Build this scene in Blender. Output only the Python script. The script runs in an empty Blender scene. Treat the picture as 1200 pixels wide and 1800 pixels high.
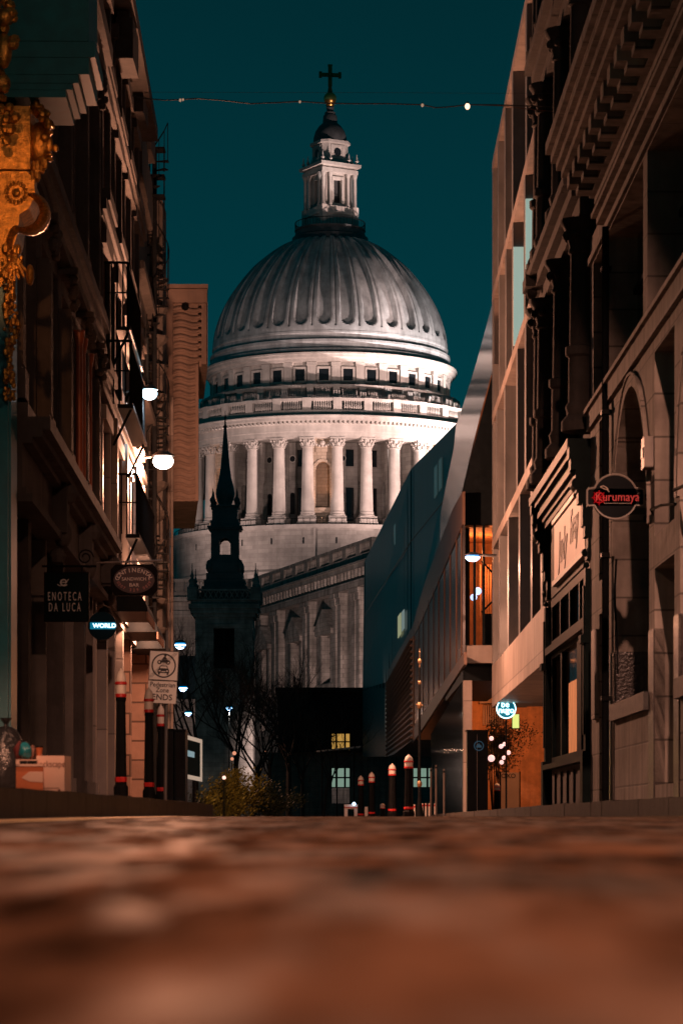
import bpy, bmesh, math, random
from mathutils import Vector, Matrix
random.seed(7)
R = math.radians
S = bpy.context.scene
COL = S.collection
F_PX, CX, HY, CZ = 4800.0, 600.0, 1445.0, 0.042      # focal length and horizon of the 1200x1800 photograph

# ---------------------------------------------------------------- camera
cam = bpy.data.cameras.new('camera')
cam.sensor_fit = 'VERTICAL'; cam.sensor_height = 36.0; cam.sensor_width = 24.0
cam.lens = F_PX / 1800.0 * 36.0
cam.shift_y = (HY - 900.0) / 1800.0
cam.clip_start = 0.05; cam.clip_end = 6000
cam.dof.use_dof = True; cam.dof.focus_distance = 260.0; cam.dof.aperture_fstop = 8.5
co = bpy.data.objects.new('camera', cam); COL.objects.link(co)
co.location = (0, 0, CZ); co.rotation_euler = (R(90), 0, 0)
S.camera = co

# ---------------------------------------------------------------- night sky
W = bpy.data.worlds.new('World'); S.world = W; W.use_nodes = True
nt = W.node_tree; nt.nodes.clear()
wo = nt.nodes.new('ShaderNodeOutputWorld'); bg = nt.nodes.new('ShaderNodeBackground')
tc = nt.nodes.new('ShaderNodeTexCoord'); sx = nt.nodes.new('ShaderNodeSeparateXYZ')
rp = nt.nodes.new('ShaderNodeValToRGB')
rp.color_ramp.elements[0].position = 0.0; rp.color_ramp.elements[0].color = (0.0006, 0.060, 0.076, 1)
rp.color_ramp.elements[1].position = 0.31; rp.color_ramp.elements[1].color = (0.0005, 0.0205, 0.0262, 1)
nt.links.new(tc.outputs['Generated'], sx.inputs[0]); nt.links.new(sx.outputs['Z'], rp.inputs[0])
nt.links.new(rp.outputs[0], bg.inputs[0]); bg.inputs[1].default_value = 1.0
nt.links.new(bg.outputs[0], wo.inputs[0])

S.view_settings.view_transform = 'Standard'; S.view_settings.look = 'None'
S.view_settings.exposure = 0.0; S.view_settings.gamma = 1.0
S.render.engine = 'CYCLES'
cy = S.cycles
cy.use_denoising = True; cy.max_bounces = 5; cy.diffuse_bounces = 2; cy.glossy_bounces = 3
cy.transmission_bounces = 3; cy.sample_clamp_indirect = 2.0; cy.sample_clamp_direct = 0
cy.caustics_reflective = False; cy.caustics_refractive = False
try: cy.use_light_tree = True
except Exception: pass

# ---------------------------------------------------------------- floodlights on the cathedral (real fittings are built further down)
def spot(name, loc, target, energy, color, size, blend=0.4, rad=0.3, parent=None):
    l = bpy.data.lights.new(name, 'SPOT'); l.energy = energy; l.color = color
    l.spot_size = R(size); l.spot_blend = blend; l.shadow_soft_size = rad
    o = bpy.data.objects.new(name, l); COL.objects.link(o)
    o.location = loc
    o.rotation_euler = (Vector(target) - Vector(loc)).to_track_quat('-Z', 'Y').to_euler()
    if parent: o.parent = parent; o.matrix_parent_inverse = Matrix.Translation(-parent.location)
    return o
def point(name, loc, energy, color, rad=0.12, parent=None):
    l = bpy.data.lights.new(name, 'POINT'); l.energy = energy; l.color = color; l.shadow_soft_size = rad
    o = bpy.data.objects.new(name, l); COL.objects.link(o); o.location = loc
    if parent: o.parent = parent; o.matrix_parent_inverse = Matrix.Translation(-parent.location)
    return o
WARM = (1.0, 0.45, 0.27); FLOOD = (1.0, 0.68, 0.60); SODIUM = (1.0, 0.34, 0.12)

# ---------------------------------------------------------------- helpers
def P(px, py, Y):
    return Vector(((px - CX) / F_PX * Y, Y, CZ + (HY - py) / F_PX * Y))
def ZP(py, Y): return CZ + (HY - py) / F_PX * Y
def XP(px, Y): return (px - CX) / F_PX * Y

MATS = {}
def mat(name, col, rough=0.7, metal=0.0, var=0.25, scale=3.0, bump=0.0, bscale=None, emit=None, es=0.0,
        brick=None, axes='YZ', spec=0.5, mortar=0.55, stretch=(1, 1, 1), streak=0.0, cr_lo=.33, cr_hi=.68):
    if name in MATS: return MATS[name]
    m = bpy.data.materials.new(name); m.use_nodes = True
    n = m.node_tree.nodes; L = m.node_tree.links
    b = n['Principled BSDF']
    b.inputs['Roughness'].default_value = rough; b.inputs['Metallic'].default_value = metal
    b.inputs['Specular IOR Level'].default_value = spec
    t = n.new('ShaderNodeTexCoord')
    mp = n.new('ShaderNodeMapping'); mp.inputs['Scale'].default_value = stretch
    L.new(t.outputs['Object'], mp.inputs[0])
    c2 = tuple(max(0, x * (1 - var)) for x in col); c1 = tuple(min(1, x * (1 + var * .6)) for x in col)
    nz = n.new('ShaderNodeTexNoise'); nz.inputs['Scale'].default_value = scale
    nz.inputs['Detail'].default_value = 7; nz.inputs['Roughness'].default_value = .62
    L.new(mp.outputs[0], nz.inputs['Vector'])
    cr = n.new('ShaderNodeValToRGB')
    cr.color_ramp.elements[0].position = cr_lo; cr.color_ramp.elements[0].color = (*c2, 1)
    cr.color_ramp.elements[1].position = cr_hi; cr.color_ramp.elements[1].color = (*c1, 1)
    L.new(nz.outputs['Fac'], cr.inputs[0])
    out = cr.outputs[0]; hgt = None
    if streak:
        mp2 = n.new('ShaderNodeMapping'); mp2.inputs['Scale'].default_value = (2.2, 2.2, .12)
        L.new(t.outputs['Object'], mp2.inputs[0])
        n2 = n.new('ShaderNodeTexNoise'); n2.inputs['Scale'].default_value = scale * 1.5; n2.inputs['Detail'].default_value = 4
        L.new(mp2.outputs[0], n2.inputs['Vector'])
        r2 = n.new('ShaderNodeMapRange'); r2.inputs[1].default_value = .4; r2.inputs[2].default_value = .7
        r2.inputs[3].default_value = 1.0; r2.inputs[4].default_value = 1 - streak
        L.new(n2.outputs['Fac'], r2.inputs[0])
        mx = n.new('ShaderNodeMix'); mx.data_type = 'RGBA'; mx.blend_type = 'MULTIPLY'; mx.inputs[0].default_value = 1
        L.new(out, mx.inputs[6]); L.new(r2.outputs[0], mx.inputs[7]); out = mx.outputs[2]
    if brick:
        sp = n.new('ShaderNodeSeparateXYZ'); cb = n.new('ShaderNodeCombineXYZ'); L.new(t.outputs['Object'], sp.inputs[0])
        L.new(sp.outputs[axes[0]], cb.inputs[0]); L.new(sp.outputs[axes[1]], cb.inputs[1])
        bt = n.new('ShaderNodeTexBrick'); L.new(cb.outputs[0], bt.inputs['Vector'])
        bt.inputs['Scale'].default_value = 1; bt.inputs['Brick Width'].default_value = brick[0]
        bt.inputs['Row Height'].default_value = brick[1]; bt.inputs['Mortar Size'].default_value = brick[2]
        bt.inputs['Mortar Smooth'].default_value = .3
        bt.inputs['Color1'].default_value = (1, 1, 1, 1); bt.inputs['Color2'].default_value = (.78, .78, .78, 1)
        bt.inputs['Mortar'].default_value = (mortar,) * 3 + (1,)
        mx = n.new('ShaderNodeMix'); mx.data_type = 'RGBA'; mx.blend_type = 'MULTIPLY'; mx.inputs[0].default_value = 1
        L.new(out, mx.inputs[6]); L.new(bt.outputs['Color'], mx.inputs[7]); out = mx.outputs[2]
        hgt = bt.outputs['Fac']
    L.new(out, b.inputs['Base Color'])
    if bump or hgt is not None:
        bp = n.new('ShaderNodeBump'); bp.inputs['Strength'].default_value = bump if bump else .2
        bp.inputs['Distance'].default_value = .02
        nb = n.new('ShaderNodeTexNoise'); nb.inputs['Scale'].default_value = bscale or scale * 6; nb.inputs['Detail'].default_value = 6
        L.new(mp.outputs[0], nb.inputs['Vector'])
        if hgt is not None:
            ma = n.new('ShaderNodeMath'); ma.operation = 'SUBTRACT'; L.new(nb.outputs['Fac'], ma.inputs[0]); L.new(hgt, ma.inputs[1])
            L.new(ma.outputs[0], bp.inputs['Height'])
        else: L.new(nb.outputs['Fac'], bp.inputs['Height'])
        L.new(bp.outputs[0], b.inputs['Normal'])
    if emit:
        b.inputs['Emission Color'].default_value = (*emit, 1); b.inputs['Emission Strength'].default_value = es
    MATS[name] = m
    return m

class MB:
    """collects shapes, then links them as one mesh object"""
    def __init__(s, M=None):
        s.v = []; s.f = []; s.M = M or Matrix.Identity(4)
    def add(s, vs, fs):
        k = len(s.v); s.v += [s.M @ Vector(p) for p in vs]; s.f += [tuple(k + i for i in f) for f in fs]
        return s
    def box(s, x0, x1, y0, y1, z0, z1):
        return s.add([(x0,y0,z0),(x1,y0,z0),(x1,y1,z0),(x0,y1,z0),(x0,y0,z1),(x1,y0,z1),(x1,y1,z1),(x0,y1,z1)],
              [(0,3,2,1),(4,5,6,7),(0,1,5,4),(1,2,6,5),(2,3,7,6),(3,0,4,7)])
    def prism(s, pts, vec):
        n = len(pts); vec = Vector(vec); a = [Vector(p) for p in pts]; b = [p + vec for p in a]
        return s.add(a + b, [tuple(range(n))[::-1], tuple(range(n, 2*n))] + [(i, (i+1) % n, n + (i+1) % n, n + i) for i in range(n)])
    def tube(s, p0, p1, r0, r1=None, n=8):
        r1 = r0 if r1 is None else r1
        p0 = Vector(p0); p1 = Vector(p1); d = (p1 - p0)
        if d.length < 1e-6: return s
        q = d.to_track_quat('Z', 'Y'); vs = []
        for p, r in ((p0, r0), (p1, r1)):
            for i in range(n):
                a = 2*math.pi*i/n; vs.append(p + q @ Vector((math.cos(a)*r, math.sin(a)*r, 0)))
        return s.add(vs, [tuple(range(n))[::-1], tuple(range(n, 2*n))] + [(i, (i+1) % n, n+(i+1) % n, n+i) for i in range(n)])
    def path(s, pts, r, n=6):
        for a, b in zip(pts[:-1], pts[1:]): s.tube(a, b, r, r, n)
        return s
    def lathe(s, prof, c=(0,0,0), n=24, a0=0.0, a1=2*math.pi, closed=True, rot=0.0):
        full = abs(a1 - a0 - 2*math.pi) < 1e-6
        m = n if full else n + 1; vs = []
        for i in range(m):
            a = a0 + (a1-a0)*i/n + rot
            for r, z in prof: vs.append((c[0] + r*math.sin(a), c[1] - r*math.cos(a), c[2] + z))
        k = len(prof); fs = []
        for i in range(n):
            j = (i+1) % m
            for q in range(k-1): fs.append((i*k+q, j*k+q, j*k+q+1, i*k+q+1))
        if full and closed:
            fs.append(tuple(i*k for i in range(m))); fs.append(tuple(i*k+k-1 for i in range(m))[::-1])
        return s.add(vs, fs)
    def ball(s, c, r, n=12, sx=1, sy=1, sz=1):
        k = max(4, n//2); vs = [(c[0], c[1], c[2]-r*sz)]; fs = []
        for j in range(1, k):
            t = -math.pi/2 + math.pi*j/k
            for i in range(n):
                a = 2*math.pi*i/n; vs.append((c[0]+r*sx*math.cos(t)*math.cos(a), c[1]+r*sy*math.cos(t)*math.sin(a), c[2]+r*sz*math.sin(t)))
        vs.append((c[0], c[1], c[2]+r*sz)); e = len(vs)-1
        for i in range(n):
            fs.append((0, 1+(i+1) % n, 1+i)); fs.append((e, 1+(k-2)*n+i, 1+(k-2)*n+(i+1) % n))
            for j in range(k-2):
                a = 1+j*n+i; b = 1+j*n+(i+1) % n; fs.append((a, b, b+n, a+n))
        return s.add(vs, fs)
    def build(s, name, m, parent=None, smooth=False, solid=True):
        me = bpy.data.meshes.new(name)
        o = bpy.data.objects.new(name, me); COL.objects.link(o)
        off = Vector((0,0,0))
        if parent is not None:
            p = parent
            while p: off += p.location; p = p.parent
            o.parent = parent
        elif s.v:
            mn = [min(v[i] for v in s.v) for i in range(3)]; mx = [max(v[i] for v in s.v) for i in range(3)]
            off = Vector(((mn[0]+mx[0])/2, (mn[1]+mx[1])/2, mn[2])); o.location = off
        me.from_pydata([v - off for v in s.v], [], s.f)
        bm = bmesh.new(); bm.from_mesh(me)
        bmesh.ops.recalc_face_normals(bm, faces=bm.faces)
        bm.to_mesh(me); bm.free()
        if smooth:
            me.polygons.foreach_set('use_smooth', [True]*len(me.polygons))
            try: me.set_sharp_from_angle(angle=R(38))
            except Exception: pass
        me.materials.append(m); me.update()
        return o

def tag(o, label=None, cat=None, group=None, kind=None):
    if label: o['label'] = label
    if cat: o['category'] = cat
    if group: o['group'] = group
    if kind: o['kind'] = kind
    return o
def thing(name, label, cat, loc, group=None):
    o = bpy.data.objects.new(name, None); COL.objects.link(o); o.location = Vector(loc); o.empty_display_size = .1
    return tag(o, label, cat, group)
def struct(o): o['kind'] = 'structure'; return o
def copy_tree(o, parent=None):
    c = o.copy(); COL.objects.link(c)
    if parent is not None:
        c.parent = parent; c.matrix_parent_inverse = o.matrix_parent_inverse.copy()
    for ch in list(o.children): copy_tree(ch, c)
    return c
FONT_CACHE = {}
def text(body, size, M, name, m, parent, depth=.004, align='CENTER', sx=1.0, bold=0.0):
    cu = bpy.data.curves.new('t', 'FONT'); cu.body = body; cu.size = size; cu.align_x = align; cu.align_y = 'CENTER'
    cu.extrude = depth; cu.offset = bold; cu.resolution_u = 3
    t = bpy.data.objects.new('t', cu); COL.objects.link(t)
    dg = bpy.context.evaluated_depsgraph_get(); me = t.evaluated_get(dg).to_mesh()
    mb = MB(M @ Matrix.Diagonal((sx, 1, 1, 1)))
    mb.add([v.co.copy() for v in me.vertices], [tuple(p.vertices) for p in me.polygons])
    t.evaluated_get(dg).to_mesh_clear(); bpy.data.objects.remove(t); bpy.data.curves.remove(cu)
    return mb.build(name, m, parent)
def face_cam(px, py, Y):      # frame for lettering on a plate facing the camera: x right, y up
    p = P(px, py, Y)
    return Matrix.Translation(p) @ Matrix(((1,0,0,0),(0,0,-1,0),(0,1,0,0),(0,0,0,1)))

class Facade:
    """a street front through ground point p along direction (dx,dy); local coords (u along, d outwards to the street, z up)"""
    def __init__(s, p, q, side):
        s.p = Vector((p[0], p[1], 0)); d = Vector((q[0]-p[0], q[1]-p[1], 0)); d.normalize(); s.d = d
        s.n = Vector((d.y, -d.x, 0)) * side
        M = Matrix.Identity(4)
        for i in range(3): M[i][0] = d[i]; M[i][1] = s.n[i]; M[i][3] = s.p[i]
        s.M = M
    def u(s, px, d=0.0):
        k = (px - CX)/F_PX; p = s.p + s.n*d
        return (k*p.y - p.x) / (s.d.x - k*s.d.y)
    def y(s, u, d=0.0): return (s.p + s.d*u + s.n*d).y
    def z(s, px, py, d=0.0): return ZP(py, s.y(s.u(px, d), d))
    def mb(s): return MB(s.M)
    def w(s, u, d, z): return s.M @ Vector((u, d, z))
def wall(mb, u0, u1, z0, z1, d0, d1, ops=()):
    """wall slab with rectangular openings (ua,ub,za,zb)"""
    us = sorted({u0, u1, *[min(max(x, u0), u1) for o in ops for x in o[:2]]})
    for a, b in zip(us[:-1], us[1:]):
        if b - a < 1e-5: continue
        m = (a+b)/2; zz = z0
        for o in sorted([o for o in ops if o[0] < m < o[1]], key=lambda o: o[2]):
            if o[2] > zz: mb.box(a, b, d0, d1, zz, min(o[2], z1))
            zz = max(zz, o[3])
        if zz < z1: mb.box(a, b, d0, d1, zz, z1)
def roadz(y):
    if y < 0: return 0.0
    if y < 28: return .09*math.sin(y/28*math.pi/2)
    if y < 60: return .09
    return .09 - min(.35, (y-60)*.006)
def pavz(y): return roadz(y) + .12

# ---------------------------------------------------------------- materials
ASPH = mat('asphalt', (.175, .115, .085), rough=.42, var=.93, scale=6.3, bump=1.0, bscale=14, stretch=(1.9, .33, 1), cr_lo=.36, cr_hi=.63, spec=0.0)
def worn_gloss(m):      # patches of the road are polished by wheels and feet, the rest is matt
    n = m.node_tree.nodes; L = m.node_tree.links; b = n['Principled BSDF']; out = n['Material Output']
    t = n.new('ShaderNodeTexCoord'); mp = n.new('ShaderNodeMapping'); mp.inputs['Scale'].default_value = (2.6,.5,1); L.new(t.outputs['Object'], mp.inputs[0])
    z = n.new('ShaderNodeTexNoise'); z.inputs['Scale'].default_value = 5.5; z.inputs['Detail'].default_value = 5; L.new(mp.outputs[0], z.inputs['Vector'])
    r = n.new('ShaderNodeMapRange'); r.inputs[1].default_value = .46; r.inputs[2].default_value = .62; r.inputs[3].default_value = .0; r.inputs[4].default_value = .16
    L.new(z.outputs['Fac'], r.inputs[0]); g = n.new('ShaderNodeBsdfGlossy'); g.inputs['Roughness'].default_value = .42; g.inputs['Color'].default_value = (.8,.78,.75,1)
    mx = n.new('ShaderNodeMixShader'); L.new(r.outputs[0], mx.inputs[0]); L.new(b.outputs[0], mx.inputs[1]); L.new(g.outputs[0], mx.inputs[2]); L.new(mx.outputs[0], out.inputs[0])
worn_gloss(ASPH)
PAVE = mat('paving', (.16, .15, .14), rough=.6, var=.35, scale=4, brick=(.6, .45, .012), axes='YX', bump=.3)
KERB = mat('granite_kerb', (.05, .047, .044), rough=.65, var=.4, scale=9, bump=.4)
YEL = mat('yellow_line', (.55, .33, .03), rough=.6, var=.35, scale=14)
GRND = mat('ground', (.05, .05, .048), var=.3, scale=.2)
STONE_C = mat('portland_stone', (.47, .44, .41), rough=.85, var=.30, scale=.35, brick=(1.6, .62, .035), axes='XZ', bump=.25, streak=.22, mortar=.72)
STONE_P = mat('portland_stone_plain', (.50, .47, .44), rough=.85, var=.22, scale=.5, bump=.25, streak=.16)
NICHE = mat('niche_stone', (.45, .36, .28), rough=.85, var=.2, scale=.8, brick=(1.2, .5, .03), axes='XZ')
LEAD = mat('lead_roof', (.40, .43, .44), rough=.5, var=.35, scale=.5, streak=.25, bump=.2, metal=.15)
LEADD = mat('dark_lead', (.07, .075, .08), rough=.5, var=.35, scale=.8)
GILT = mat('gilding', (.75, .42, .12), rough=.32, metal=.9, var=.3, scale=2)
DARKG = mat('dark_window', (.012, .016, .02), rough=.12, var=.2, scale=1)
SOOT = mat('sooty_stone', (.27, .27, .26), rough=.9, var=.45, scale=.7, streak=.3, brick=(1.1, .45, .02), axes='XZ', bump=.3)
SOOT2 = mat('weathered_choir_stone', (.38, .345, .32), rough=.88, var=.4, scale=.5, streak=.45, brick=(1.3, .55, .03), axes='YZ')
ST_R = mat('ashlar_right', (.42, .365, .32), rough=.8, var=.45, scale=1.3, streak=.5, brick=(.9, .42, .012), axes='YZ', bump=.35, mortar=.35)
ST_J = mat('ashlar_jamb', (.32, .27, .235), rough=.8, var=.3, scale=1.6, streak=.3, brick=(1.7, .42, .012), axes='XZ', bump=.35, mortar=.3)
GRAN = mat('polished_granite', (.035, .028, .026), rough=.3, var=.5, scale=22, bump=.5, bscale=30)
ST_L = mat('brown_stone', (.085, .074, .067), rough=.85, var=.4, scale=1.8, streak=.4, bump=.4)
ST_D = mat('dark_carved_stone', (.06, .052, .046), rough=.85, var=.4, scale=2.5, bump=.5, streak=.3)
BRK = mat('brown_brick', (.19, .10, .07), rough=.85, var=.35, scale=3, brick=(.23, .075, .008), axes='YZ', bump=.3)
BLK = mat('black_iron', (.008, .009, .010), rough=.45, var=.3, scale=6, spec=.04)
BLKP = mat('black_paint', (.008, .011, .013), rough=.4, var=.3, scale=8, spec=.04)
TEAL = mat('teal_paint', (.008, .20, .25), rough=.35, var=.25, scale=5, bump=.05)
TEALD = mat('dark_teal_paint', (.004, .13, .16), rough=.4, var=.25, scale=5)
GOLD = mat('gold_leaf', (.62, .33, .07), rough=.34, metal=.85, var=.55, scale=18, bump=.5, bscale=60)
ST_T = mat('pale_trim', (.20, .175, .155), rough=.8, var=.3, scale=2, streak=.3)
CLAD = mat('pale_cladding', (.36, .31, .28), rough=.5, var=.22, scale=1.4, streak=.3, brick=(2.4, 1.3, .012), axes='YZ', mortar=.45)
CLADG = mat('grey_cladding', (.19, .19, .19), rough=.42, var=.25, scale=1.4, streak=.3)
GLS = mat('tinted_glass', (.012, .016, .018), rough=.06, var=.1, scale=1, spec=.8)

# ================================================================ ground, road, pavements
g = MB(); g.add([(-1500,-40,-.5),(1500,-40,-.5),(1500,3000,-.5),(-1500,3000,-.5)], [(0,1,2,3)])
struct(g.build('ground', GRND))
def strip(x0, x1, y0, y1, dz, n, name, m, zf=roadz, wob=0):
    b = MB(); vs = []; fs = []
    for i in range(n+1):
        y = y0 + (y1-y0)*i/n; w = random.uniform(-wob, wob) if wob else 0
        vs += [(x0+w, y, zf(y)+dz), (x1+w, y, zf(y)+dz)]
        if i: fs.append((2*i-2, 2*i-1, 2*i+1, 2*i))
    return b.add(vs, fs).build(name, m)
# road: one sheet with the shallow waves and patches of worn asphalt
from mathutils import noise
b = MB(); vs = []; fs = []
ys = [-8 + i*.5 for i in range(16)] + [i*.05 for i in range(0, 160)] + [8 + i*.25 for i in range(0, 88)] + [30 + i*2 for i in range(0, 30)]
xs = [-14, -6, -1.42] + [-1.4 + i*.1 for i in range(1, 34)] + [2.08, 6, 14]
for y in ys:
    for x in xs:
        near = max(0, min(1, (x+.95)/.3))*max(0, min(1, (1.7-x)/.3)) if y < 26 else 0
        h = near*(noise.noise((x*2.2, y*.9, 0))*.005 + noise.noise((x*8, y*1.6, 3))*.003)
        vs.append((x, y, roadz(y) + h))
k = len(xs)
for i in range(len(ys)-1):
    for j in range(k-1): fs.append((i*k+j, i*k+j+1, (i+1)*k+j+1, (i+1)*k+j))
o = struct(b.add(vs, fs).build('road', ASPH)); o.data.polygons.foreach_set('use_smooth', [True]*len(o.data.polygons))
KL, KR = -1.27, 2.06
struct(strip(-12, KL-.13, -8, 27.0, .119, 40, 'pavement', PAVE))
struct(strip(KR+.13, 14, -8, 75, .119, 80, 'pavement', PAVE))
def kerb_run(x0, x1, y0, y1, curve=None):
    b = MB(); y = y0
    while y < y1:
        e = min(y+.9, y1); j = random.uniform(-.004, .004); z = roadz((y+e)/2)
        b.box(x0+j, x1, y, e-.012, z-.3, z+.123+random.uniform(-.003, .003)); y = e
    return b
struct(kerb_run(KL-.14, KL, -8, 27).build('kerb', KERB))
cb = MB()                                                # the kerb turns the corner at the junction
for i in range(8):
    a0 = math.pi/2*i/8; a1 = math.pi/2*(i+1)/8 - .02
    for_r = lambda r, a: (KL-1.2 + r*math.cos(a), 27.0 + r*math.sin(a))
    pts = [for_r(1.06, a0), for_r(1.2, a0), for_r(1.2, a1), for_r(1.06, a1)]
    cb.prism([(p[0], p[1], -.2) for p in pts], (0, 0, .2+.21))
cb.box(-8, KL-1.21, 28.06, 28.2, -.2, .21)
struct(cb.build('kerb', KERB))
struct(strip(-12, KL-1.0, 27.0, 28.1, .119, 3, 'pavement', PAVE))
bb = kerb_run(KR, KR+.14, -8, 75); struct(bb.build('kerb', KERB))
for x in (KL+.07, KL+.25): struct(strip(x, x+.11, -4, 26.5, .005, 60, 'yellow_line', YEL, wob=.003))
struct(strip(KR-.24, KR-.165, 6, 55, .006, 60, 'yellow_line', YEL, wob=.004))

# ================================================================ cathedral
CC = Vector((-1.75, 420, 0)); PH0 = R(-2.65); ST = R(11.25)
cath = thing('cathedral', 'floodlit pale stone cathedral with ribbed lead dome, lantern and golden cross', 'cathedral', (CC.x, CC.y, -.5))
def ring(name, m, prof, parent=cath, n=128, smooth=True): return MB().lathe(prof, CC, n).build(name, m, parent, smooth)
def polar(r, a, z): return Vector((CC.x + r*math.sin(a), CC.y - r*math.cos(a), z))
def pmat(r, a, z=0):   # local frame: x tangential (to the right seen from outside), y inward, z up
    M = Matrix.Rotation(a, 4, 'Z'); M.translation = polar(r, a, z); return M
# ribbed dome
prof = [(17.25,72.4),(17.2,73.3),(17.02,74.6),(16.6,76.2),(16.0,77.9),(15.0,79.9),(13.8,81.7),(12.5,83.4),(11.1,85.0),(9.6,86.3),(8.2,87.4),(6.8,88.3),(5.4,88.95)]
def dome_r(t):
    x = t*(len(prof)-1); i = min(int(x), len(prof)-2); f = x-i
    p = [prof[max(i-1,0)], prof[i], prof[i+1], prof[min(i+2,len(prof)-1)]]
    cr = lambda k: .5*((2*p[1][k]) + (-p[0][k]+p[2][k])*f + (2*p[0][k]-5*p[1][k]+4*p[2][k]-p[3][k])*f*f + (-p[0][k]+3*p[1][k]-3*p[2][k]+p[3][k])*f**3)
    return cr(0), cr(1)
NA, NT = 32*20, 56
vs = []; fs = []
ssp = lambda x, a, b: (lambda t: t*t*(3-2*t))(min(1, max(0, (x-a)/(b-a))))
for j in range(NT+1):
    t = (j/NT)**1.25; r, z = dome_r(t)
    for i in range(NA):
        a = 2*math.pi*i/NA; p = ((a-PH0)/ST) % 1.0; p = p-1 if p > .5 else p
        q = abs(p)
        # sunken panel with a round foot between two raised rolls
        foot = 73.5 + (1 - math.sqrt(max(0, 1-(min(q, .27)/.27)**2)))*.95
        pan = ssp(q, .31, .25)*0 + (1-ssp(q, .25, .30))*ssp(z, foot-.1, foot+.25)
        groove = (1-ssp(abs(q-.5), .0, .045))*.22
        rr = r + .8*(1-pan) - groove*1.8
        if z < 73.3: rr = r + .8
        vs.append((CC.x+rr*math.sin(a), CC.y-rr*math.cos(a), z))
for j in range(NT):
    for i in range(NA): fs.append((j*NA+i, j*NA+(i+1) % NA, (j+1)*NA+(i+1) % NA, (j+1)*NA+i))
dome = MB().add(vs, fs).build('dome', LEAD, cath, True)
ring('dome_base', LEAD, [(18.0,69.2),(18.7,69.35),(18.7,69.8),(18.25,69.9),(18.25,70.6),(18.45,70.8),(18.45,71.15),(17.95,71.3),(17.95,72.0),(18.1,72.15),(18.1,72.45),(17.6,72.6)])
ring('attic_cornice', STONE_P, [(17.9,67.75),(18.75,67.85),(18.8,68.2),(19.25,68.4),(19.3,68.75),(19.5,68.8),(19.5,69.05),(18.6,69.2),(18,69.2)])
ring('attic_wall', STONE_C, [(18.0,58.5),(18.0,67.8)])
att = MB(); 
for k in range(32):
    a = PH0 + ST*(k+.5)
    for s in (0,):
        b = MB(pmat(18.0, a)); b.box(-.62,.62,-.42,.3,64.4,67.75); b.box(-.72,.72,-.52,.3,67.2,67.76); b.box(-.72,.72,-.5,.3,64.3,64.75); att.v += b.v; base=len(att.v)-len(b.v); att.f += [tuple(base+i for i in f) for f in b.f]
att.build('attic_pilaster', STONE_P, cath)['kind'] = 'stuff'
for k in range(-8, 9):
    a = PH0 + ST*k; M = pmat(18.0, a)
    b = MB(M); wall(b, -1.02, 1.02, 64.75, 67.1, -.22, .1, [(-.72, .72, 65.05, 66.8)])
    f = b.build('attic_window', STONE_P, cath)
    MB(M).box(-.72,.72,-.05,.05,65.05,66.8).build('pane', DARKG, f)
def merge(dst, src):
    k = len(dst.v); dst.v += src.v; dst.f += [tuple(k+i for i in f) for f in src.f]
def balustrade(name, r, z0, z1, m, ph, nb=8, lo=-9, hi=10, pier=.62):
    b = MB(); h = z1-z0
    b.lathe([(r-.3,z0),(r+.32,z0),(r+.32,z0+.22*h),(r-.3,z0+.22*h),(r-.3,z0)], CC, 128, closed=False)
    b.lathe([(r-.3,z1-.17*h),(r+.36,z1-.17*h),(r+.36,z1),(r-.3,z1),(r-.3,z1-.17*h)], CC, 128, closed=False)
    for k in range(lo, hi):
        a = PH0 + ST*(k+ph); q = MB(pmat(r, a)); q.box(-pier,pier,-.38,.36,z0+.002,z1+.05); merge(b, q)
        w = pier/r + .012
        for i in range(nb):
            aa = a + w + (ST-2*w)*(i+.5)/nb; c = polar(r, aa, 0)
            b.lathe([(.08,z0+.22*h),(.15,z0+.34*h),(.16,z0+.42*h),(.07,z0+.62*h),(.06,z0+.74*h),(.13,z1-.17*h)], c, 6, closed=False)
    return b.build(name, m, cath, False)
balustrade('stone_balustrade', 22.7, 59.55, 61.75, STONE_P, .5)
balustrade('stone_balustrade', 19.6, 62.1, 64.2, STONE_P, .5, nb=8, pier=.5)
ring('stone_gallery', STONE_P, [(17.9,59.0),(23.2,59.0),(23.2,59.5),(19.2,59.55),(20.2,59.55),(20.2,62.1),(18.0,62.1)])
ring('entablature', STONE_P, [(20.6,56.05),(22.95,56.05),(22.95,56.45),(23.05,56.45),(23.05,56.85),(23.15,56.9),(23.15,57.9),(23.3,58.0),(23.3,58.25),(24.1,58.45),(24.15,58.85),(24.35,58.95),(24.35,59.1),(23.2,59.2),(20.6,59.2)])
dn = MB()
for i in range(-60, 60):
    a = PH0 + R(360/220)*i; q = MB(pmat(23.3, a)); q.box(-.17,.17,-.55,.1,57.95,58.42); merge(dn, q)
dn.build('dentil_course', STONE_P, cath)['kind'] = 'stuff'
ring('soffit', STONE_P, [(17.8,55.95),(22.7,55.95),(22.7,56.06),(17.8,56.06)])
ring('drum_wall', STONE_C, [(17.9,43.0),(17.9,56.0)])
ring('peristyle_base', STONE_P, [(17.8,42.6),(24.55,42.6),(24.75,42.9),(24.75,43.2),(24.3,43.3),(17.8,43.35)])
ring('drum_pedestal', STONE_C, [(23.0,30),(25.3,30),(25.3,36.4),(24.6,36.8),(24.45,42.6)])
MB(pmat(24.5, R(-5.0))).box(-.14,.14,-.22,.1,36.3,42.7).build('downpipe', STONE_P, cath)
vnt = MB()
for k in range(-5, 6): merge(vnt, MB(pmat(24.5, PH0+ST*(k+.45))).box(-.1,.1,-.04,.3,40.4,41.3))
vnt.build('vent_slot', DARKG, cath)['kind'] = 'stuff'
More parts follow.
